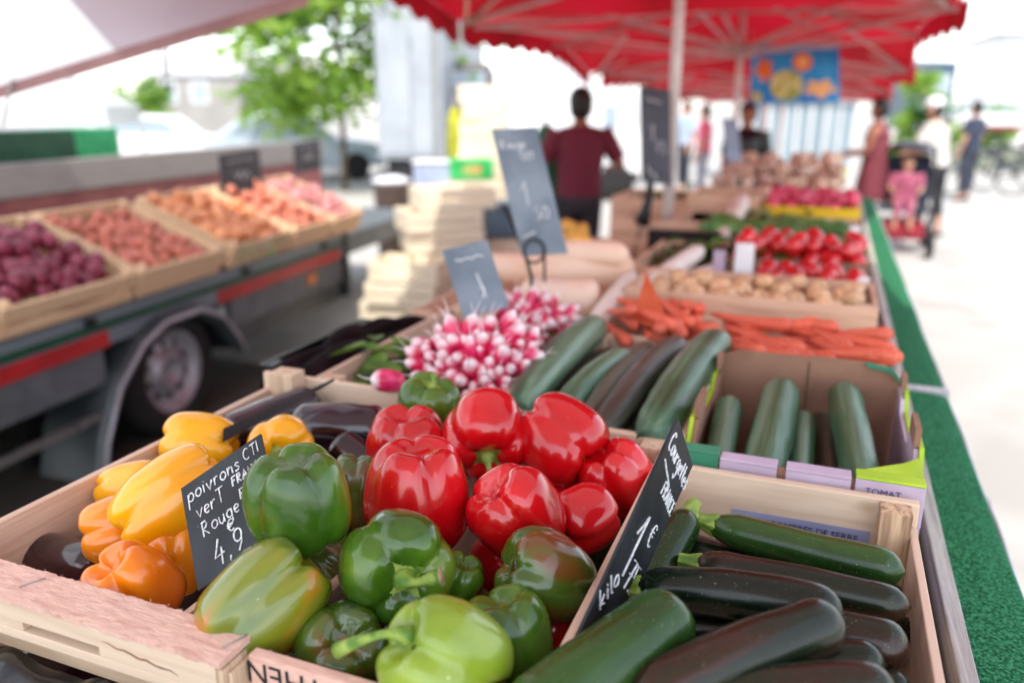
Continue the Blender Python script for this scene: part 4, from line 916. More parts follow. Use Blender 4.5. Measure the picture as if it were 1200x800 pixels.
# back wall of the trailer with its metal top rail
PINKB = pm('reddish_back_board', ['#8a4a48', '#a06058'], scale=4, rough=.6)
obj('back_wall', boxes((-1.36, -1.32, Ln, 3.95, .705, 1.10)), PINKB, tr)
RAILM = wood('brushed_grey_rail', '#8a817c', '#968e88', '#8d857f', 1, bump=.1, rough=.5)
obj('top_rail', boxes((-1.37, -1.30, Ln, 3.98, 1.102, 1.29)), RAILM, tr, bevel=.006)
obj('bed', boxes((-1.75, -.25, Lf + .001, 3.95, .62, .655)), SKIRT, tr)
obj('side_panel', boxes((-.27, -.245, Lf + .08, 3.95, .5, .66)), SKIRT, tr)
# the wheel under a fender
w = bmesh.new()
ty = lambda r, x: (x, r)
RT = Matrix.Rotation(pi / 2, 4, 'Y')
wheel = obj('wheel', boxes((-.16, -.14, -.04, .04, .25, .33)), DARKMETAL, tr)
bm = bmesh.new(); lathe(bm, [(.19, -.09), (.215, -.1), (.265, -.1), (.295, -.075), (.30, 0), (.295, .075), (.265, .1), (.215, .1), (.19, .09)], 48, Matrix.Translation((-.13, 0, .325)) @ Matrix.Scale(1.1, 4) @ RT)
obj('tyre', bm, RUBBER, wheel, smooth=True)
bm = bmesh.new(); M_ = Matrix.Translation((-.13, 0, .325)) @ Matrix.Scale(1.1, 4) @ RT
lathe(bm, [(.20, -.08), (.20, .085), (.185, .088), (.17, .05), (.155, .035), (.09, .05), (.085, .075), (.06, .08), (.055, .05), (.0, .05)], 48, M_)
obj('rim', bm, RIM, wheel, smooth=True)
for k in range(10):
    bm = bmesh.new(); a = 2 * pi * k / 10; lathe(bm, [(.0, .046), (.016, .046), (.018, .03)], 8, M_ @ Matrix.Translation((.128 * cos(a), .128 * sin(a), 0)))
    obj('rim_hole', bm, BLACK, wheel)
bm = bmesh.new()
prof = [(-.66, .02), (-.60, .22), (-.48, .43), (-.30, .58), (-.12, .645), (.14, .645), (.32, .57), (.45, .42), (.50, .30)]
rows = []
for (y, z) in prof:
    rows.append([bm.verts.new(p) for p in ((-.30, y * .95, z - .015), (.02, y, z), (.055, y * .985, z - .012), (.06, y * .93, z - .055 if z > .3 else z - .0), (.02, y * .89, z - .07 if z > .3 else z))])
for a, b in zip(rows, rows[1:]):
    for j in range(4): bm.faces.new((a[j], a[j + 1], b[j + 1], b[j]))
obj('fender', bm, FEND, tr, smooth=True)
bm = bmesh.new(); tube(bm, [(.058, y * .965, z - .03) for y, z in prof], .012, 6); obj('fender_lip', bm, RIM, tr, smooth=True)
obj('inner_wheel_arch', boxes((-.42, -.36, -.6, .6, .02, .58)), BLACK, tr)

def onT(s, off, z): return T0 + td * s + tn * off + Vector((0, 0, z))
TILT = rad(22)
def tcrate(label, s0, s1, o0, o1, z0, z1, wm=W_box, g='crates of onions on the trailer'):
    hw = (o1 - o0) / 2; c = onT((s0 + s1) / 2, o1 - hw * cos(TILT), z0 + hw * sin(TILT) + .004)
    t = crate(label, c.x - hw, c.x + hw, c.y - (s1 - s0) / 2, c.y + (s1 - s0) / 2, z0, z1, th=.014, wx=wm, wy=wm, wz=wm, group=g, postup=.012, slats=2 if 'dark red' in label else 1, gap=.03)
    t.location = c; t.rotation_euler = (0, TILT, ta); return t
bm = bmesh.new(); prism(bm, [(-.62, .7005), (-.045, .7005), (-.045, .745), (-.62, .745 + .575 * math.tan(TILT))], Ln + .02, Lf - .02, 1); obj('sloped_rack', bm, TBL, tr)
zb = .762
TC = (('near wooden crate partly cut off at the trailer end', -1.62, -1.03, None, None, None, 0),
      ('wooden crate heaped with dark red onions', -.98, -.28, '#5c1026 #7a1c38 #93384e', .085, 'dark red onion in the wooden crate', 60),
      ('wooden crate of small pink shallots', -.25, .36, '#a8503e #c46e58 #d0806a', .055, 'small pink shallot in the wooden crate', 85),
      ('printed fruit crate of golden onions', .45, 1.05, '#b8623a #d88a58 #e6a878', .095, 'golden onion in the printed crate', 55),
      ('wooden crate of copper onions by the dark slate', 1.08, 1.55, '#a85440 #c87458 #d89078', .08, 'copper onion in the crate by the dark slate', 40),
      ('last wooden crate of rosy onions at the trailer end', 1.58, 2.0, '#a85a5c #c4807c #d09c98', .075, 'rosy onion in the last crate', 40))
for i, (lab, s0, s1, cols, sc, ol, n) in enumerate(TC):
    t = tcrate(lab, s0, s1, -.62, .02, zb - .01, zb + .13)
    if i == 3:
        pr_ = obj('printed_front', boxes((.3215, .323, -.26, .26, .01, .13)), pm('fruit_print', ['#d8c8a0', '#7a8a40', '#e0d4b8', '#c04a2a'], scale=16, rough=.6, detail=1), t)
    if cols:
        mt = pm('onion_skin_' + str(i), cols.split(), scale=4, rough=.38, rnd=.18); ms = [make_mesh('onion', bulb_bm(40 + i * 3 + k, .95, .3), [mt]) for k in range(3)]
        rn = random.Random(i); made = []; tries = 0; Mx = t.matrix_basis.copy(); q = Matrix.Translation(t.location) @ t.rotation_euler.to_matrix().to_4x4()
        while len(made) < n and tries < 6000:
            tries += 1; p = Vector((rn.uniform(-.27, .27), rn.uniform(-(s1 - s0) / 2 + .045, (s1 - s0) / 2 - .045), .088 + rn.uniform(0, .02) + (.04 if len(made) > n * .6 else 0) * (1 if i != 2 else .3)))
            if any((p - r_).length < sc * .72 for r_ in made): continue
            made.append(p); o = bpy.data.objects.new('onion', ms[len(made) % 3]); COL.objects.link(o)
            orient(o, (rn.gauss(0, 1), rn.gauss(0, 1), rn.gauss(.3, 1)), q @ p, 0, sc * rn.uniform(.88, 1.12)); tag(o, ol, 'onion', ol.replace(' onion', ' onions', 1).replace(' shallot', ' shallots', 1))
# dark price slates on the trailer
for lab, a, b, c in (('dark price slate standing in the golden onions', (256, 182), (303, 174), (262, 234)), ('smaller dark slate at the last trailer crate', (344, 168), (374, 163), (346, 204))):
    def tp(x, y, off): r_ = ray(x, y); q = T0 + tn * off; return CAM + r_ * ((q - CAM).dot(tn) / r_.dot(tn))
    o, fr = board3(tp(*a, -.50), tp(*b, -.50), tp(*c, -.42), .006, 'price_slate', SLATE3); tag(o, lab, 'price sign')
    bm = bmesh.new(); scribble(bm, fr, .15, .2, .85, .2, .03, 7, .004); scribble(bm, fr, .3, .55, .7, .55, .12, 5, .005); obj('chalk_writing', bm, pm('faded_chalk', '#8a8688', rough=.9), o)
# green tub on the far side of the trailer
GT = pm('dark_green_tub', ['#0c3a26', '#12482f'], rough=.45); GT2 = pm('pale_green_tub_end', ['#2f9a62', '#46b27a'], rough=.45, trans=.3)
c = onT(-.05, -1.75, 0); t = thing('waste_container', 'dark green plastic container behind the trailer rail with a paler end', 'container', (c.x, c.y, 0), ta)
obj('container_side', boxes((-.2, .2, -1.5, 1.22, 0, 1.46)), GT, t, bevel=.01); obj('container_end', boxes((-.19, .19, 1.2205, 1.62, .0, 1.46)), GT2, t, bevel=.01)

# ================================================================== AWNINGS
WAWN = pm('white_awning_cloth', ['#eeeeee', '#f4f4f4'], scale=2, rough=.8, trans=.72)
LAWN = pm('lilac_awning_panel', ['#cfc2ca', '#d8ccd4'], scale=2, rough=.8, trans=.5)
AEDGE = pm('dusky_pink_hem', ['#a87f80', '#b98f8e'], rough=.8)
A_, B_ = PD(-120, 137, 3.0), PD(360, -9, 2.75); up_ = -Fh * 1.9 + Vector((0, 0, .62)); S1 = PD(146, 56, 2.86)
t = thing('trailer_awning', 'white cloth awning with dusky pink hem over the trailer', 'awning', (0, 0, 0))
def sheet(pts, nx, ny, sag=0):
    a, b, c, d = [Vector(p) for p in pts]; bm = bmesh.new(); g = []
    for i in range(nx + 1):
        u = i / nx; g.append([bm.verts.new(a.lerp(b, u).lerp(d.lerp(c, u), j / ny) - Vector((0, 0, sag * sin(pi * u) * sin(pi * j / ny)))) for j in range(ny + 1)])
    for x, y in zip(g, g[1:]):
        for j in range(ny): bm.faces.new((x[j], y[j], y[j + 1], x[j + 1]))
    return bm
Sm = A_.lerp(B_, .553); Sup = Sm + up_ + Rv * .3
obj('cloth_panel', sheet((A_, Sm, Sup, A_ + up_), 10, 8, .04), WAWN, t, smooth=True)
obj('cloth_panel', sheet((Sm, B_, B_ + up_ + Rv * .3, Sup), 10, 8, .04), LAWN, t, smooth=True)
bm = bmesh.new(); hem = Vector((0, 0, -.045)); obj('hem', sheet((A_, B_, B_ + hem, A_ + hem), 20, 2), AEDGE, t)
obj('cloth_panel', sheet((Vector((-1.5, -1.8, 2.75)), Vector((-1.75, 2.85, 2.75)), Vector((-5.4, 2.85, 2.45)), Vector((-5.2, -1.8, 2.45))), 6, 6, .1), pm('unseen_shade_cloth', ['#e6e6e6', '#eeeeee'], rough=.8, trans=.78), t)  # out-of-view cloth added to keep the sun off the trailer
for px, y0, y1 in ((196, 46, 92), (17, 102, 150)):
    bm = bmesh.new(); bar(bm, PD(px, y0 - 25, 2.9), PD(px - (0 if px > 100 else 14), y1, 2.95), .008); obj('support_pole', bm, METAL, t)

REDC_ = pm('red_tent_canvas', ['#920314', '#aa061c', '#b80a26'], scale=1.5, rough=.75, trans=.34)
BARM = pm('pinkish_aluminium_bar', ['#b9a09c', '#cdb8b4'], rough=.4, metal=.2)
def canopy(label, xl, xr, y0, y1, za, zc, zp, px, pole=True, val=.16, polez=0.001, bars=True, cloth=None, group='red canopies in a row'):
    cloth = cloth or REDC_
    t = thing('market_canopy', label, 'canopy', (px, (y0 + y1) / 2, 0), 0, group); ze = (za + zc) / 2; X0, X1, Y = xl - px, xr - px, (y1 - y0) / 2
    c4 = [Vector((X0, -Y, za)), Vector((X1, -Y, za)), Vector((X1, Y, zc)), Vector((X0, Y, zc))]; pk = Vector((0, 0, zp))
    bm = bmesh.new(); n = 14
    for i in range(4):
        a, b = c4[i], c4[(i + 1) % 4]; prev = None
        for j in range(n + 1):
            s = j / n; row = []
            for k in range(n + 1):
                u = k / n; e = a.lerp(b, u); ins = (pk - e); ins.z = 0
                k_ = 1 if i in (1, 3) else 0; e = e + ins.normalized() * (.12 * k_ * sin(pi * u)) + Vector((0, 0, .09 * k_ * sin(pi * u)))
                p = pk.lerp(e, s) ; p.z -= .10 * sin(pi * s) * (1 - .45 * sin(pi * u)) 
                row.append(bm.verts.new(p))
            if prev:
                for k in range(n): bm.faces.new((prev[k], row[k], row[k + 1], prev[k + 1]))
            prev = row
    bmesh.ops.remove_doubles(bm, verts=bm.verts, dist=.001)
    obj('canvas_roof', bm, cloth, t, smooth=True)
    for i in (1, 3):
        a, b = c4[i], c4[(i + 1) % 4]; bm = bmesh.new(); m = 64; top = []; bot = []
        for k in range(m + 1):
            u = k / m; e = a.lerp(b, u); ins = pk - e; ins.z = 0; e = e + ins.normalized() * (.12 * sin(pi * u)) + Vector((0, 0, .09 * sin(pi * u)))
            top.append(bm.verts.new(e + ins.normalized() * -.002)); bot.append(bm.verts.new(e - Vector((0, 0, val * (.72 + .28 * abs(sin(pi * u * 11)))))))
        for k in range(m): bm.faces.new((top[k], top[k + 1], bot[k + 1], bot[k]))
        obj('scalloped_valance', bm, cloth, t, smooth=True)
    if bars:
        hub = Vector((0, 0, zp - .10)); low = Vector((0, 0, ze - .02))
        mids = [(c4[i] + c4[(i + 1) % 4]) / 2 + Vector((0, 0, .07)) for i in range(4)]
        for e in c4 + mids:
            e2 = e.lerp(hub, .04) - Vector((0, 0, .03)); bm = bmesh.new(); bar(bm, hub, e2 - Vector((0, 0, .07)) * .3, .026); obj('rib', bm, BARM, t)
            q = hub.lerp(e2, .55) - Vector((0, 0, .03)); bm = bmesh.new(); bar(bm, low, q, .022); obj('strut', bm, BARM, t)
            bm = bmesh.new(); bar(bm, low - Vector((0, 0, .04)), e.lerp(low, .12) - Vector((0, 0, .02)), .016); obj('stretcher', bm, BARM, t)
        for i in range(4):
            a, b, m_ = c4[i], c4[(i + 1) % 4], mids[i]
            for p in (a, b):
                bm = bmesh.new(); bar(bm, p.lerp(hub, .05) - Vector((0, 0, .05)), m_.lerp(hub, .45) - Vector((0, 0, .1)), .018); obj('cross_bar', bm, BARM, t)
        bm = bmesh.new()
    if pole:
        bm = bmesh.new(); tube(bm, [(0, 0, polez), (0, 0, zp - .05)], .024, 12); obj('pole', bm, STEEL_W, t, smooth=True)
        bm = bmesh.new(); tube(bm, [(0, 0, ze - .07), (0, 0, ze + .03)], .045, 12); obj('hub', bm, BARM, t, smooth=True)
    return t
canopy('nearest red canopy in view above the man, white pole on the table', -2.34, .53, 2.05, 4.998, 2.32, 2.13, 2.72, -.65, polez=ZT)
canopy('middle red canopy behind the white pole', -2.32, .58, 5.002, 7.998, 2.13, 1.92, 2.50, -.72, polez=ZT)
canopy('far red canopy above the woman in the dress', -2.2, .60, 8.002, 10.998, 1.92, 1.80, 2.28, -.75)
canopy('farthest small red canopy at the end of the row', -2.0, .60, 11.002, 14, 1.80, 1.70, 2.15, -.75)
canopy('unseen pale pinkish canopy added to shade the pepper crates', -1.25, .80, -.55, 2.03, 2.34, 2.34, 2.62, -.2, pole=False, bars=False, cloth=pm('pale_pink_canvas', ['#c8b0b0', '#d2bcbc'], scale=2, rough=.8, trans=.3), group=None)  # out-of-view canopy added to block the sun and give pale fill

# blue fruit banner under the middle canopy
a, b, c = PD(880, 54, 6.0), PD(984, 52, 6.0), PD(880, 122, 6.0)
BLU = pm('banner_blue', ['#1478c0', '#1e92d4', '#38a8e0'], scale=3, rough=.6)
bn, fr = board3(a, b, c, .006, 'fruit_banner', BLU); tag(bn, 'bright blue banner with orange fruit hanging under the red canopy', 'banner')
def disc(name, x, y, rx, ry, mat, k, rot=0, pts=None):
    TL, r, d, n = fr; bm = bmesh.new(); P_ = pts or [(cos(2 * pi * i / 24), sin(2 * pi * i / 24)) for i in range(24)]
    vs = [bm.verts.new(TL + r * (x + (u * cos(rot) - v * sin(rot)) * rx) + d * (y + (u * sin(rot) + v * cos(rot)) * ry) + n * (.0015 * k)) for u, v in P_]
    bm.faces.new(vs); return obj(name, bm, mat, bn)
ORB = pm('banner_orange', ['#e06a20', '#f0903a'], scale=5, rough=.6); PEB = pm('banner_peach', ['#e8a860', '#f0c080'], scale=5, rough=.6); MELB = pm('banner_melon', ['#a8a850', '#d8d090', '#8a9a40'], scale=9, rough=.6)
pet = [(cos(2 * pi * i / 40) * (.55 + .45 * abs(cos(2.5 * 2 * pi * i / 40))), sin(2 * pi * i / 40) * (.55 + .45 * abs(cos(2.5 * 2 * pi * i / 40)))) for i in range(40)]
disc('orange_slices', .15, .42, .11, .22, ORB, 1, .5, pet); disc('orange_slices', .78, .76, .19, .17, PEB, 1, .2, pet); disc('orange_fruit', .58, .30, .11, .16, ORB, 2); disc('orange_core', .58, .30, .06, .09, PEB, 3)
disc('melon', .40, .70, .19, .27, MELB, 4); disc('small_fruit', .07, .88, .06, .1, MELB, 2)
disc('banner_strip', .5, .06, .46, .035, pm('banner_pale', '#8ac0e0', rough=.6), 2, 0, [(-1, -1), (1, -1), (1, 1), (-1, 1)])
for e in (a, b):
    bm = bmesh.new(); bar(bm, e, e + Vector((0, 0, .12)), .006); obj('hanger', bm, BARM, bn)

# ================================================================== PEOPLE
SKIN = pm('tanned_skin', ['#8a5540', '#a86c52'], scale=12, rough=.5, sss=.1); SKIN2 = pm('light_skin', ['#b07f68', '#c8967c'], scale=12, rough=.5, sss=.1)
HAIRD = pm('dark_hair', ['#120d0b', '#221812'], scale=40, rough=.6)
def skin_mesh(name, verts, edges, radii, root, mat, parent=None, sub=2):
    me = bpy.data.meshes.new(name); me.from_pydata([tuple(v) for v in verts], edges, []); o = bpy.data.objects.new(name, me); COL.objects.link(o)
    sk = o.modifiers.new('skin', 'SKIN'); sk.use_smooth_shade = True; ss = o.modifiers.new('sub', 'SUBSURF'); ss.levels = ss.render_levels = sub
    for i, r in enumerate(radii):
        me.skin_vertices[0].data[i].radius = r if isinstance(r, tuple) else (r, r); me.skin_vertices[0].data[i].use_root = (i == root)
    dg = bpy.context.evaluated_depsgraph_get(); me2 = bpy.data.meshes.new_from_object(o.evaluated_get(dg)); bpy.data.objects.remove(o)
    me2.materials.clear(); me2.materials.append(mat); o = bpy.data.objects.new(name, me2); COL.objects.link(o)
    for p in me2.polygons: p.use_smooth = True
    if parent: o.parent = parent
    return o
def loft(name, rings, mat, parent, n=20, cap_top=False, th=0):
    """rings: (x, y, z, rx, ry)"""
    bm = bmesh.new(); R_ = [[bm.verts.new((x + rx * cos(2 * pi * k / n), y + ry * sin(2 * pi * k / n), z)) for k in range(n)] for x, y, z, rx, ry in rings]
    for a, b in zip(R_, R_[1:]):
        for k in range(n): bm.faces.new((a[k], a[(k + 1) % n], b[(k + 1) % n], b[k]))
    bmesh.ops.recalc_face_normals(bm, faces=bm.faces)
    return obj(name, bm, mat, parent, smooth=True)
def sleeve(name, pts, rs, mat, parent):
    bm = bmesh.new(); tube(bm, pts, rs, 14, cap=False); return obj(name, bm, mat, parent, smooth=True)
def person(label, pos, face, h=1.7, skin=SKIN, hair=HAIRD, lean=0, arms=None, stance=(.09, .0, .09, .0), top=None, bottom=None, dress=None, hairlen=.06, shoe=None, group=None, head_turn=0, wid=1.0, cap=None, kind='person', sleeve_len=.5, legs_to=.10, seated=False):
    """face: heading angle of the local +y axis.  arms: for each side (elbow xyz, hand xyz) relative to the shoulder"""
    k = h / 1.7; t = thing(kind, label, 'person' if kind == 'person' else 'child', (pos.x, pos.y, pos.z), face, group)
    ln = lambda z: lean * max(0, z - .95)          # forward lean
    V = []; E_ = []; Rr = []
    def av(p, r, par=None):
        V.append(Vector((p[0] * wid if abs(p[0]) < .12 else p[0], p[1], p[2])) * k); Rr.append(tuple(q * k for q in r) if isinstance(r, tuple) else r * k); i = len(V) - 1
        if par is not None: E_.append((par, i))
        return i
    pel = av((0, ln(.95), .95), (.135 * wid, .105)); wa = av((0, ln(1.12), 1.12), (.12 * wid, .09), pel); ch = av((0, ln(1.32) + .005, 1.32), (.145 * wid, .10), wa)
    nb = av((0, ln(1.44), 1.445), (.06, .055), ch); nk = av((0, ln(1.5) + .015, 1.50), (.05, .05), nb)
    hx_, hy_ = sin(head_turn), cos(head_turn); hb = ln(1.58) + .02
    jaw = av((hx_ * .02, hb + .012 * hy_, 1.555), (.062, .07), nk); cr = av((0, hb, 1.625), (.076, .09), jaw); tp_ = av((0, hb - .01, 1.675), (.055, .065), cr)
    no_ = av((hx_ * .10, hb + hy_ * .10, 1.60), .012, cr)
    for s in (-1, 1): av((s * .082 * hy_, hb - s * .08 * hx_ * .3, 1.60), (.012, .018), cr)
    arms = arms or (((-.06, -.02, -.28), (-.04, .08, -.52)), ((.06, -.02, -.28), (.04, .08, -.52))); A_ = []
    for s, (el, ha) in zip((-1, 1), arms):
        sh = Vector((s * .175 * wid, ln(1.40), 1.395)); si = av(sh, .055, ch); pe = sh + Vector(el); pw = sh + Vector(ha)
        ei = av(pe, .042, si); wi = av(pw, .027, ei); dh = (pw - pe).normalized(); pm_ = pw + dh * .055; hi = av(pm_, (.036, .018), wi)
        A_.append((sh, pe, pw)); u, v = frame_of(dh)
        for f in range(4):
            o_ = u * (.024 - .016 * f); L_ = (.065, .075, .07, .055)[f]; b0 = pm_ + o_ + dh * .03; i1 = av(b0, .0085, hi); i2 = av(b0 + dh * L_ * .5 + v * .006, .0078, i1); av(b0 + dh * L_ * .9 + v * .022, .0068, i2)
        i1 = av(pm_ + u * .038 - dh * .01, .0095, hi); av(pm_ + u * .055 + dh * .028 + v * .012, .0085, i1)
    Lg = []
    for s, (fx, fy) in zip((-1, 1), ((stance[0], stance[1]), (stance[2], stance[3]))):
        hip = Vector((s * .085 * wid, ln(.95), .90)); 
        if seated: kn = Vector((s * .10, .38, .86)); an = Vector((s * .10, .42, .48))
        else: kn = Vector((s * (.085 + fx) / 2 * 1.05, fy * .5 + .02, .49)); an = Vector((s * fx, fy, .085))
        a = av(hip, .082, pel); b = av(kn, .055, a); cc = av(kn.lerp(an, .35) - Vector((0, .015, 0)), .052, b); c = av(an, .035, cc); av(an + Vector((s * .015, .13, -.05)), (.036, .026), c); Lg.append((hip, kn, an))
    body = skin_mesh('body', V, E_, Rr, 0, skin, t)
    hd = Vector((0, hb, 1.625)) * k
    bm = bmesh.new(); bmesh.ops.create_icosphere(bm, subdivisions=3, radius=1)
    fdir = Vector((hx_, hy_, 0))
    for v in list(bm.verts):
        c = v.co; keep = c.z > .25 - .2 * (c.dot(fdir) < .2) or c.dot(fdir) < .1
        if not keep or c.z < -.75 - hairlen * 4: bm.verts.remove(v)
    for v in bm.verts: v.co = Vector((v.co.x * .092, v.co.y * .108, v.co.z * .105 - (hairlen * .8 if v.co.z < -.2 else 0))) * k + hd + Vector((0, -.008, .012))
    if not (cap and cap[1] == 'full'): obj('hair', bm, hair, t, smooth=True)
    else: bm.free()
    for s in (-1, 1):
        bm = bmesh.new(); ball(bm, hd + Vector((s * .03 * hy_ + hx_ * .078, hy_ * .078 - s * .03 * hx_, -.012)) * k, .010 * k, 8, 0, 0); obj('eye', bm, HAIRD, t, smooth=True)
    if cap:
        bm = bmesh.new(); M_ = Matrix.Translation(hd + Vector((0, 0, .035 * k)))
        lathe(bm, [(.108 * k, -.01), (.11 * k, .02), (.095 * k, .07 * k), (.05 * k, .10 * k), (.002, .108 * k)], 20, M_)
        bar(bm, hd + fdir * .07 * k + Vector((0, 0, .03)), hd + fdir * .19 * k + Vector((0, 0, .015)), .13 * k, .008); obj('cap', bm, cap[0], t, smooth=True)
    q = lambda *r: [tuple(v * k for v in rr) for rr in r]
    if top:
        loft('shirt', q((0, ln(1.47), 1.455, .075, .07), (0, ln(1.43), 1.43, .17 * wid, .095), (0, ln(1.36), 1.36, .205 * wid, .125), (0, ln(1.25), 1.25, .195 * wid, .13), (0, ln(1.1), 1.10, .17 * wid, .125), (0, ln(.98), .97, .175 * wid, .13), (0, 0, .93, .18 * wid, .135)), top, t)
        for (sh, pe, pw) in A_:
            mid = sh.lerp(pe, min(1, sleeve_len * 1.6)); ps = [sh + (sh - pe).normalized() * .02, sh.lerp(mid, .5), mid]; sleeve('sleeve', [p * k for p in ps], [.078 * k, .072 * k, .066 * k], top, t)
    if bottom:
        loft('trousers', q((0, ln(.98), .99, .165 * wid, .12), (0, 0, .92, .185 * wid, .135), (0, 0, .84, .185 * wid, .135), (0, 0, .80, .15 * wid, .11)), bottom, t)
        for hip, kn, an in Lg:
            e = kn.lerp(an, 1 - legs_to * 2) if legs_to < .5 else kn; sleeve('trouser_leg', [p * k for p in (hip + Vector((0, 0, -.02)), hip.lerp(kn, .5), kn, e)], [.098 * k, .088 * k, .072 * k, .062 * k], bottom, t)
    if dress:
        loft('dress', q((0, ln(1.46), 1.45, .09, .075), (0, ln(1.41), 1.41, .165 * wid, .10), (0, ln(1.3), 1.30, .175 * wid, .14), (0, ln(1.12), 1.12, .15 * wid, .13), (0, 0, .95, .18 * wid, .15), (0, .01, .75, .18 * wid, .17), (0, .01, .58, .18 * wid, .18)), dress, t)
    if shoe:
        for hip, kn, an in Lg:
            bm = bmesh.new(); ball(bm, (an + Vector((.01, .055, -.045))) * k, .1 * k, 10, 0, 0, (.46, 1.25, .38)); obj('shoe', bm, shoe, t, smooth=True)
    return t
def ground_at(px, D): p = PD(px, 125, D); return Vector((p.x, p.y, 0))
def facing(ang): return YAW + ang    # 0 = looking away from the viewer; pi/2 = towards picture left
PLAID = pm('maroon_plaid_shirt', ['#541022', '#65182c', '#732238'], scale=60, rough=.85, detail=1)
man = person('man seen from behind in a short-sleeved maroon plaid shirt', ground_at(681, 6.0), facing(.1), 1.71, arms=(((-.13, .02, -.24), (-.10, .20, -.30)), ((.15, .0, -.24), (.12, .2, -.27))), top=PLAID, bottom=pm('charcoal_trousers', ['#242026', '#332e34'], rough=.85), shoe=BLACK, wid=1.0)
c = ground_at(640, 6.3); t = thing('folded_parasol', 'dark green folded parasol beside the man in maroon', 'parasol', c)
bm = bmesh.new(); lathe(bm, [(.02, .35), (.12, .42), (.17, .9), (.13, 1.3), (.04, 1.46)], 14); obj('folded_cloth', bm, pm('dark_green_cloth', ['#24543a', '#2f6848'], rough=.85), t, smooth=True); bm = bmesh.new(); tube(bm, [(0, 0, 0), (0, 0, 1.5)], .02, 8); obj('pole', bm, METAL, t)
DRESS = pm('maroon_patterned_dress', ['#4a1420', '#6a2430', '#88444a'], scale=40, rough=.85, detail=1)
person('woman in a sleeveless maroon patterned dress reaching to the stall', ground_at(1033, 8.95), facing(.95), 1.66, arms=(((-.06, .05, -.26), (-.02, .26, -.30)), ((.06, .06, -.26), (.0, .28, -.28))), dress=DRESS, shoe=BLACK, hairlen=.05, wid=1.2)
person('woman in white top, white cap and black cropped leggings behind the stroller', ground_at(1108, 9.6), facing(.85), 1.66, skin=SKIN2, lean=.16, arms=(((-.05, .1, -.24), (-.02, .30, -.36)), ((.05, .1, -.25), (.02, .30, -.38))), top=pm('white_loose_top', ['#b5afa8', '#cfcac4'], rough=.85), bottom=pm('black_leggings', ['#0e0f13', '#1a1b20'], rough=.8), cap=(WHITEP, 'brim'), stance=(.2, .1, .2, -.08), shoe=DARKMETAL, legs_to=.25, wid=1.6)
person('person in dark navy clothes far off by the bicycles', ground_at(1146, 13.5), facing(.5), 1.66, skin=SKIN2, top=pm('navy_jacket', ['#232a3c', '#30384c'], rough=.85), bottom=pm('dark_jeans', ['#2a2c38', '#363a48'], rough=.85), shoe=BLACK)
person('stallholder in black shirt and lime green apron at the far end', ground_at(878, 8.2), facing(2.6), 1.62, top=BLACK, bottom=pm('lime_apron', ['#8aa838', '#a4c24a'], rough=.8), shoe=BLACK)
person('distant person in a bright pink top under the canopies', ground_at(828, 13.0), facing(1.2), 1.6, skin=SKIN2, top=pm('bright_pink_top', ['#c84a68', '#dc6a84'], rough=.85), bottom=pm('pale_trousers', ['#8a8c98', '#a4a6b0'], rough=.85), shoe=BLACK)
person('distant person in a pale blue shirt under the canopies', ground_at(806, 15.0), facing(2.0), 1.66, skin=SKIN2, top=pm('pale_blue_shirt', ['#98aac0', '#b4c2d2'], rough=.85), bottom=pm('dark_jeans', ['#2a2c38'], rough=.85), shoe=BLACK)

# stroller with a small child
g0 = ground_at(1074, 8.75); sa = facing(2.75)
st = thing('stroller', 'dark stroller with black hood and red basket on the sunny paving', 'stroller', g0, sa); st.scale = (1.35, 1.25, 1.12)
bm = bmesh.new()
for s in (-.22, .22): tube(bm, [(s, .32, .1), (s, .1, .42), (s, -.25, .95), (s, -.4, 1.02)], .014, 8); tube(bm, [(s, -.3, .1), (s, .05, .5)], .014, 8)
tube(bm, [(-.22, -.4, 1.02), (.22, -.4, 1.02)], .016, 8); tube(bm, [(-.22, .06, .46), (.22, .06, .46)], .012, 8)
obj('frame', bm, DARKMETAL, st, smooth=True)
for s in (-.22, .22):
    for y in (-.32, .33):
        bm = bmesh.new(); lathe(bm, [(.05, -.02), (.1, -.024), (.11, 0), (.1, .024), (.05, .02)], 18, Matrix.Translation((s, y, .11)) @ RT); obj('wheel', bm, RUBBER, st, smooth=True)
bm = bmesh.new(); box(bm, -.19, .19, -.16, .2, .42, .46); box(bm, -.19, .19, -.2, -.16, .4605, .95); obj('seat', bm, pm('stroller_navy', ['#1c2434', '#2a3448'], rough=.8), st, bevel=.02)
bm = bmesh.new(); g = []
for i in range(9):
    a = rad(-35 + 80 * i / 8); g.append([bm.verts.new((.21 * cos(pi * j / 10), -.16 + .34 * sin(a) * sin(pi * j / 10) ** .5, .82 + .28 * cos(a) * max(.0, sin(pi * j / 10)) ** .5)) for j in range(11)])
for x, y in zip(g, g[1:]):
    for j in range(10): bm.faces.new((x[j], x[j + 1], y[j + 1], y[j]))
obj('hood', bm, BLACK, st, smooth=True)
obj('basket', boxes((-.18, .18, -.22, .16, .14, .32)), pm('red_basket', ['#7a1824', '#942434'], rough=.8), st, bevel=.03)
PNK = pm('pink_toddler_clothes', ['#8c4058', '#a45a72'], rough=.85)
chp = g0 + Vector((0, 0, .05)); person('toddler in pink sitting in the stroller', chp, sa, .98, wid=1.35, skin=SKIN2, hair=pm('light_brown_hair', ['#6a4a30'], rough=.7), seated=True, top=PNK, bottom=PNK, legs_to=.2, kind='toddler', arms=(((-.05, .1, -.24), (.0, .28, -.28)), ((.05, .1, -.24), (.0, .28, -.28))))

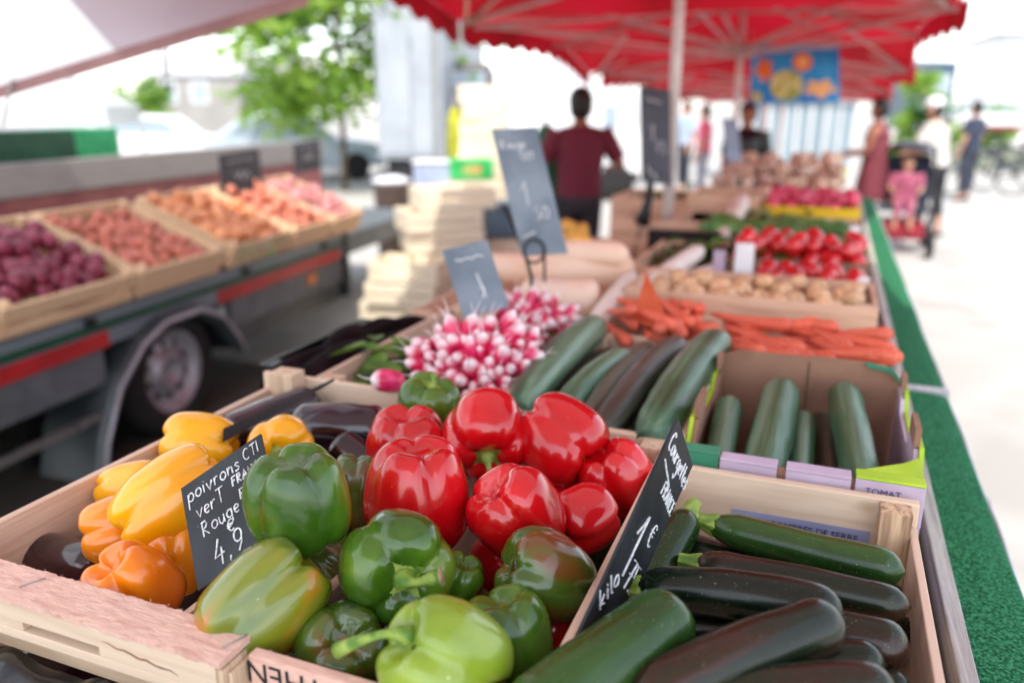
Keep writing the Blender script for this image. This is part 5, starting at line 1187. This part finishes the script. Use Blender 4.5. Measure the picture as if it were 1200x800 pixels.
# ================================================================== BACKGROUND
LEAFM = pm('sunlit_leaf', ['#5f8a2c', '#82a83c', '#a8c458'], scale=1.2, rough=.5, trans=.5, rnd=0)
BARK = pm('grey_bark', ['#5a4a3c', '#75655a'], scale=8, rough=.95, bump=.6, bscale=30)
def tree(label, base, h, crown_r, crown_z, n, leaf, seed=1, flat=.8, tr_r=.07, mat=LEAFM):
    rn = random.Random(seed); t = thing('tree', label, 'tree', base)
    bm = bmesh.new(); tube(bm, [(0, 0, 0), (.05, 0, h * .25), (0, .04, h * .5), (.02, 0, h * .8)], [tr_r, tr_r * .8, tr_r * .6, tr_r * .15], 10)
    cl = []
    for i in range(22):
        a = rn.uniform(0, 2 * pi); rr = crown_r * rn.uniform(.35, 1) ; z = crown_z + crown_r * flat * rn.uniform(-.9, .9); rr *= math.sqrt(max(.1, 1 - ((z - crown_z) / (crown_r * flat * 1.1)) ** 2)); c = Vector((rr * cos(a), rr * sin(a), z)); cl.append(c)
        s0 = Vector((0, 0, min(h * .75, max(h * .25, z - crown_r * .5)))); tube(bm, [s0, s0.lerp(c, .5) + Vector((0, 0, .1)), c], [tr_r * .35, tr_r * .2, .01], 5)
    obj('trunk', bm, BARK, t, smooth=True)
    bm = bmesh.new()
    for i in range(n):
        c = cl[rn.randrange(len(cl))]; p = c + Vector((rn.gauss(0, 1), rn.gauss(0, 1), rn.gauss(0, .8))) * crown_r * .2
        a = Vector((rn.gauss(0, 1), rn.gauss(0, 1), rn.gauss(0, 1))).normalized(); u, v = frame_of(a); L_ = leaf * rn.uniform(.6, 1.3)
        bm.faces.new([bm.verts.new(p + x) for x in (-u * L_ * .5, v * L_ * .3, u * L_ * .5, -v * L_ * .3)])
    obj('crown', bm, mat, t); return t
g = ground_at(425, 15.0); tree('leafy plane tree rising beside the white truck', Vector((g.x - .5, g.y, 0)), 6.2, 2.0, 3.25, 7500, .235, 3, .95)
g = ground_at(166, 26.0); tree('small round yellow-green tree between the white tents', Vector((g.x, g.y, 0)), 2.7, .85, 1.6, 1500, .2, 5, 1.0, .07)
g = ground_at(1082, 22.0); tree('slim yellow-green tree behind the woman in white', Vector((g.x, g.y, 0)), 3.2, .75, 1.2, 1600, .2, 7, 1.7, .07)
g = ground_at(1165, 24.0); tree('low leafy tree behind the bicycles', Vector((g.x, g.y, 0)), 2.0, .9, .8, 1200, .2, 9, .9, .06)
WHITE = pm('white_paint', ['#d6d6d6', '#e2e2e2'], scale=1.5, rough=.5); GREYW = pm('grey_render', ['#8c8985', '#989591'], scale=1, rough=.9); ROOFW = pm('bright_slate_roof', ['#a5a6a8', '#bcbcbe'], scale=3, rough=.5)
GLASS = pm('pale_window_glass', ['#8a98a4', '#a0aeb8'], rough=.3); WTENT = pm('white_tent_cloth', ['#cfd0d2', '#dedfe0'], rough=.8, trans=.4)
def house(label, px, D, w, dpt, hw, hr, face=0, wall=GREYW, roof=ROOFW, wins=((-.5, .5), (.5, .5)), name='house', cat='house', pane=None):
    pane = pane or GLASS
    g = ground_at(px, D); t = thing(name, label, cat, g, facing(face)); X, Y = w / 2, dpt / 2
    obj('wall', boxes((-X, X, -Y, Y, 0, hw)), wall, t)
    bm = bmesh.new(); prism(bm, [(-Y - .15, hw + .002), (Y + .15, hw + .002), (0, hw + hr)], -X - .15, X + .15, 0); obj('roof', bm, roof, t)
    for u, v in wins:
        f = obj('window', boxes((u * X - .4, u * X + .4, -Y - .03, -Y - .002, hw * v - .5, hw * v + .5)), WHITE, t); obj('pane', boxes((u * X - .33, u * X + .33, -Y - .045, -Y - .031, hw * v - .43, hw * v + .43)), pane, f)
    return t
house('grey rendered house with bright pale roof behind the small tree', 248, 40, 4.2, 4, 3.0, 1.2, 0, wins=((-.6, .75), (.1, .75)))
house('second grey house with darker gable next to the plane tree', 328, 48, 4.4, 4, 3.0, 1.5, .5, roof=GREYW, wins=((-.4, .6),))
house('tall pale blue glass building beyond the far canopy', 1076, 60, 1.9, 6, 4.6, .3, 0, wall=pm('pale_blue_glass_wall', ['#364b5e', '#4a6074'], scale=2, rough=.3), wins=((-.5, .7), (.2, .7), (-.5, .45), (.2, .45)), name='office_building', cat='building')
house('white building with a grey window at the right of the square', 1215, 42, 5.2, 6, 5.0, .3, 0, wall=WHITE, pane=pm('blue_grey_window', ['#34424f', '#445260'], rough=.3), wins=((-.5, .66), (-.19, .66)), name='white_building', cat='building')
def pagoda(label, px, D, w, he, hp, mat=WTENT):
    g = ground_at(px, D); t = thing('white_tent', label, 'tent', g, facing(.2)); X = w / 2
    bm = bmesh.new(); e = [bm.verts.new((s * X, u * X, he)) for s, u in ((-1, -1), (1, -1), (1, 1), (-1, 1))]; mids = [bm.verts.new((v.co.x * .35, v.co.y * .35, he + (hp - he) * .45)) for v in e]; p = bm.verts.new((0, 0, hp)); lo = [bm.verts.new((v.co.x, v.co.y, he - .3)) for v in e]
    for i in range(4):
        j = (i + 1) % 4; bm.faces.new((e[i], e[j], mids[j], mids[i])); bm.faces.new((mids[i], mids[j], p)); bm.faces.new((lo[i], lo[j], e[j], e[i]))
    obj('tent_roof', bm, mat, t)
    for s in (-1, 1):
        for u in (-1, 1): obj('pole', boxes((s * X - .03, s * X + .03, u * X - .03, u * X + .03, 0, he - .3)), STEEL_W, t)
    return t
pagoda('large white market tent at the far left above the green tub', 60, 13, 2.2, 1.62, 2.45)
pagoda('white parasol-like tent between the house and the plane tree', 343, 20, 2.0, 1.45, 2.05)
pagoda('white tent standing behind the man in maroon', 660, 17, 3.4, 1.75, 2.7)
pagoda('bright white canopy on the right behind the navy person', 1190, 30, 3.4, 1.5, 2.0)
# far white pavilion with striped translucent side
g = ground_at(935, 17); t = thing('striped_pavilion', 'long pale pavilion with striped translucent wall beyond the stall', 'pavilion', g, facing(0))
PALEB = pm('pale_striped_cloth', ['#7f95a2', '#a4b4bc', '#b8c2c6'], scale=9, rough=.7, stretch=(3, .2, .05), trans=.4, detail=1)
obj('side_wall', boxes((-1.25, 1.25, 0, .03, .35, 1.68)), PALEB, t); obj('roof', boxes((-1.4, 1.4, -.1, 2.5, 1.685, 1.75)), WTENT, t); obj('base', boxes((-1.25, 1.25, 0, .05, 0, .345)), pm('olive_base', ['#8a8a50', '#a8a468'], rough=.8), t)
for i in range(9): obj('wall_post', boxes((-1.25 + .31 * i, -1.21 + .31 * i, -.03, -.002, .0, 1.68)), STEEL_W, t)
# white box truck and grey van panel
def wheel_on(t, x, y, r=.38):
    bm = bmesh.new(); M_ = Matrix.Translation((x, y, r)) @ RT; lathe(bm, [(.0, .1), (r * .6, .1), (r * .65, .12), (r * .92, .12), (r, .06), (r, -.06), (r * .92, -.12), (0, -.12)], 24, M_); obj('wheel', bm, RUBBER, t, smooth=True)
TRK = pm('truck_pale_grey', ['#8f949a', '#9ea3a9'], scale=1.5, rough=.5)
g = ground_at(483, 13.5); t = thing('box_truck', 'tall white box truck parked behind the stacked crates', 'truck', g, facing(-.12))
obj('cargo_box', boxes((-.62, .52, 0, 4.6, .72, 3.3)), TRK, t, bevel=.02); obj('rear_door', boxes((-.56, -.02, -.03, -.002, .8, 2.95)), TRK, t, bevel=.01); obj('rear_door', boxes((.0, .36, -.03, -.002, .8, 2.95)), TRK, t, bevel=.01)
obj('door_frame', boxes((.37, .45, -.05, -.002, .75, 3.1)), METAL, t); obj('chassis', boxes((-.5, .45, .1, 4.5, .45, .715)), DARKMETAL, t); obj('bumper', boxes((-.6, .5, -.12, -.004, .42, .56)), DARKMETAL, t, bevel=.02)
obj('cab', boxes((-.6, .5, 4.7, 6.1, .6, 2.4)), WHITE, t, bevel=.1)
for s in (-.45, .38):
    for y in (.9, 5.3): wheel_on(t, s, y)
g = ground_at(556, 14.5); t = thing('grey_van', 'grey panel van standing beside the white truck', 'van', g, facing(0))
obj('body', boxes((-.72, .3, 0, 3.8, .35, 2.35)), pm('shaded_grey_paint', ['#5a5652', '#66625e'], scale=1, rough=.6), t, bevel=.06); obj('rear_window', boxes((-.6, .2, -.02, -.002, 1.95, 2.2)), GLASS, t); obj('rear_door', boxes((-.62, .22, -.03, -.003, .55, 1.4)), GREYW, t, bevel=.01)
for s in (-.6, .18):
    for y in (.7, 3.0): wheel_on(t, s, y, .33)
g = ground_at(690, 13.5); t = thing('white_van', 'long white van seen side-on behind the man in maroon', 'van', g, facing(0))
bm = bmesh.new(); prism(bm, [(-1.35, .35), (.95, .35), (.97, 1.0), (.75, 1.35), (.5, 1.95), (-1.3, 2.0)], 0, 1.7, 1); obj('body', bm, WHITE, t, bevel=.05)
obj('side_window', boxes((.25, .5, -.012, -.002, 1.25, 1.62)), GLASS, t); obj('sill', boxes((-1.3, .9, -.01, -.002, .36, .50)), DARKMETAL, t)
for x in (-.85, .5):
    bm = bmesh.new(); lathe(bm, [(.0, .1), (.2, .1), (.3, .1), (.33, .05), (.33, -.1), (0, -.1)], 24, Matrix.Translation((x, .08, .33)) @ Matrix.Rotation(pi / 2, 4, 'X')); obj('wheel', bm, RUBBER, t, smooth=True)
# parked cars on the left
def car(label, px, D, face, mat, L_=3.9):
    g = ground_at(px, D); t = thing('parked_car', label, 'car', g, facing(face)); Y = .82
    bm = bmesh.new(); k = L_ / 4; prism(bm, [(-2 * k, .3), (2 * k, .3), (2.0 * k, .62), (1.75 * k, .82), (.9 * k, .92), (.35 * k, 1.38), (-1.1 * k, 1.42), (-1.75 * k, 1.0), (-2.0 * k, .9)], -Y, Y, 1); obj('body', bm, mat, t, bevel=.06)
    for s in (-1, 1):
        bm = bmesh.new(); prism(bm, [(.72 * k, .95), (.28 * k, 1.31), (-1.05 * k, 1.34), (-1.45 * k, 1.0)], *sorted((s * (Y + .001), s * (Y + .008))), 1); obj('side_window', bm, GLASS, t)
    for x in (-1.25 * k, 1.3 * k):
        for s in (-1, 1):
            bm = bmesh.new(); lathe(bm, [(0, .09), (.2, .09), (.29, .1), (.31, .05), (.31, -.1), (0, -.1)], 22, Matrix.Translation((x, s * (Y - .06), .31)) @ Matrix.Rotation(-s * pi / 2, 4, 'X')); obj('wheel', bm, RUBBER, t, smooth=True)
    return t
car('white car parked beyond the trailer under the small tree', 185, 20, .15, WHITE); car('silver blue car parked below the white parasol', 345, 18, .25, pm('silver_blue_paint', ['#a9b6c2', '#bccad4'], rough=.4))
car('dark car parked far left behind the trailer', -62, 18, -.1, pm('grey_blue_paint', ['#4a5462', '#5a6674'], rough=.3, metal=.3), 2.4)
g = ground_at(196, 34); t = thing('street_lamp', 'thin street lamp behind the white tents', 'street lamp', g)
bm = bmesh.new(); tube(bm, [(0, 0, 0), (0, 0, 4.6)], .07, 8); obj('post', bm, METAL, t); obj('lamp_head', boxes((-.35, .35, -.12, .12, 2.2, 2.5)), DARKMETAL, t, bevel=.03)

# stacked crates behind the stall, standing in the sun
def stack(px, D, n, w, d_, h, z0=0.001, face=0, wm=W_pale, labels=None, group='sunlit stacked crates', jit=.05, base=None):
    g = ground_at(px, D) if base is None else base
    for i in range(n):
        a, b = RND.uniform(-jit, jit), RND.uniform(-jit, jit)
        lab = ('bottom pale crate of the stack ' if i == 0 else 'top pale crate of the stack ' if i == n - 1 else 'pale wooden crate within the stack ') + labels
        c = crate(lab, g.x + a - w / 2, g.x + a + w / 2, g.y + b - d_ / 2, g.y + b + d_ / 2, z0 + i * (h + .004), z0 + i * (h + .004) + h, th=.012, wx=wm, wy=wm, wz=wm, group=group + ' ' + labels, rz=facing(face) + RND.uniform(-.1, .1), bev=0, slats=2)
stack(520, 5.6, 7, .56, .38, .145, labels='left of the tall slate', face=.3)
stack(468, 5.3, 4, .5, .36, .14, labels='nearest the trailer end', face=-.2)
stack(548, 6.3, 5, .5, .38, .16, labels='behind the small slate', face=.1)
stack(566, 7.4, 12, .42, .36, .145, labels='beside the grey van', face=0, jit=.02)
BLT = pm('blue_grey_tub', ['#5a7488', '#7490a2'], rough=.5)
c = ground_at(580, 6.0); t = thing('plastic_tub', 'blue-grey plastic tub on a crate behind the tall slate', 'tub', (c.x, c.y, .62), facing(.2))
obj('tub_body', boxes((-.2, .2, -.15, .15, 0, .24)), BLT, t, bevel=.02); obj('tub_rim', boxes((-.215, .215, -.165, .165, .2405, .265)), BLT, t, bevel=.006)
t2 = crate('pale crate carrying the blue-grey tub', c.x - .24, c.x + .24, c.y - .18, c.y + .18, .30, .615, wx=W_pale, wy=W_pale, wz=W_pale, rz=facing(.2)); crate('pale crate on the ground below the blue-grey tub', c.x - .25, c.x + .25, c.y - .19, c.y + .19, .001, .295, wx=W_pale, wy=W_pale, wz=W_pale, rz=facing(.2))
GC2 = pm('bright_green_carton', ['#1f9a4a', '#3ab862'], scale=9, rough=.6, detail=1)
c = ground_at(551, 7.0); t = thing('fruit_carton', 'bright green printed carton on top of a crate stack', 'carton', (c.x, c.y, .98), facing(.1)); obj('carton_body', boxes((-.19, .19, -.14, .14, 0, .17)), GC2, t, bevel=.004); obj('carton_print', boxes((-.08, .08, -.1425, -.141, .04, .12)), pm('carton_fruit_print', ['#d08a5a', '#8ac06a'], scale=20, rough=.6), t)
stack(551, 7.0, 6, .44, .34, .158, labels='under the green carton', face=.1, jit=.015)
c = ground_at(515, 7.2); t = thing('plastic_tub', 'pale lilac blue tub next to the green carton', 'tub', (c.x, c.y, .9), facing(0)); obj('tub_body', boxes((-.24, .24, -.15, .15, 0, .2)), pm('pale_lilac_plastic', ['#9aa6c0', '#b4bed2'], rough=.5), t, bevel=.02); obj('tub_rim', boxes((-.255, .255, -.165, .165, .2005, .225)), WHITEP, t, bevel=.006)
stack(515, 7.2, 5, .5, .34, .175, labels='under the lilac tub', face=0, jit=.015)
OLV = pm('olive_yellow_cloth', ['#8a8a10', '#a8a41c'], rough=.8)
c = ground_at(533, 10.5); t = thing('folded_parasol', 'olive yellow folded parasol standing beside the crate stack', 'parasol', c)
bm = bmesh.new(); lathe(bm, [(.02, .5), (.09, .55), (.12, 1.1), (.09, 1.5), (.03, 1.6)], 12); obj('folded_cloth', bm, OLV, t, smooth=True); bm = bmesh.new(); tube(bm, [(0, 0, 0), (0, 0, 1.75)], .02, 8); obj('pole', bm, METAL, t)
c = ground_at(455, 8.5); t = thing('waste_bin', 'squat brown bin in front of the white truck', 'bin', c); bm = bmesh.new(); lathe(bm, [(.0, 0), (.17, 0), (.2, .75), (.21, .8), (.16, .8), (.0, .5)], 18); obj('bin_body', bm, pm('brown_bin', ['#4a3a32', '#5c4a40'], rough=.7), t, smooth=True); bm = bmesh.new(); lathe(bm, [(.21, .802), (.22, .81), (.22, .83), (.1, .87), (0, .88)], 18); obj('bin_lid', bm, WHITEP, t, smooth=True)
# green-roofed stall, bicycles on the right
g = ground_at(1180, 20); t = thing('market_stall', 'far stall with green roof edge and white and red valance', 'stall', g, facing(0))
obj('roof', boxes((-1.6, 1.6, -.2, 1.8, 1.50, 1.58)), pm('green_stall_roof', ['#1a5a40', '#236a4c'], rough=.7), t); obj('valance', boxes((-1.2, 1.6, -.23, -.21, 1.15, 1.46)), WHITE, t); obj('red_band', boxes((-1.2, 1.6, -.225, -.205, 1.02, 1.145)), pm('dark_red_band', ['#6a2430', '#843440'], rough=.8), t)
for x in (-1.5, 1.5): obj('post', boxes((x - .03, x + .03, -.19, -.13, 0, 1.498)), DARKMETAL, t)
obj('counter', boxes((-1.3, 1.5, .1, .9, 0, .55)), pm('grey_green_goods', ['#5a6a5a', '#8a8a7a', '#3a4a5a'], scale=4, rough=.8), t)
def bicycle(label, px, D, face):
    g = ground_at(px, D); t = thing('parked_bicycle', label, 'bicycle', g, facing(face), 'bicycles parked beyond the paving')
    for y in (-.52, .52):
        bm = bmesh.new(); pts = [(0, y + .33 * cos(2 * pi * k / 28), .34 + .33 * sin(2 * pi * k / 28)) for k in range(29)]; tube(bm, pts, .018, 6, cap=False); 
        for k in range(10): bar(bm, (0, y, .34), (0, y + .32 * cos(2 * pi * k / 10), .34 + .32 * sin(2 * pi * k / 10)), .004)
        obj('wheel', bm, RUBBER, t)
    bm = bmesh.new()
    for a, b in (((0, -.52, .34), (0, -.1, .32)), ((0, -.1, .32), (0, .38, .72)), ((0, -.52, .34), (0, -.22, .74)), ((0, -.1, .32), (0, -.24, .86)), ((0, -.22, .74), (0, .38, .78)), ((0, .52, .34), (0, .36, .95))): tube(bm, [a, b], .018, 8)
    obj('frame', bm, DARKMETAL, t, smooth=True)
    bm = bmesh.new(); tube(bm, [(-.28, .28, 1.0), (0, .36, .97), (.28, .28, 1.0)], .014, 8); obj('handlebar', bm, METAL, t)
    bm = bmesh.new(); ball(bm, (0, -.25, .9), .1, 8, 0, 0, (.7, 1.3, .4)); obj('saddle', bm, BLACK, t, smooth=True); return t
bicycle('dark bicycle parked beside the navy clothed person', 1168, 14.5, 1.4); bicycle('second dark bicycle at the right edge of the square', 1196, 15.5, 1.7)
sun_floor = None
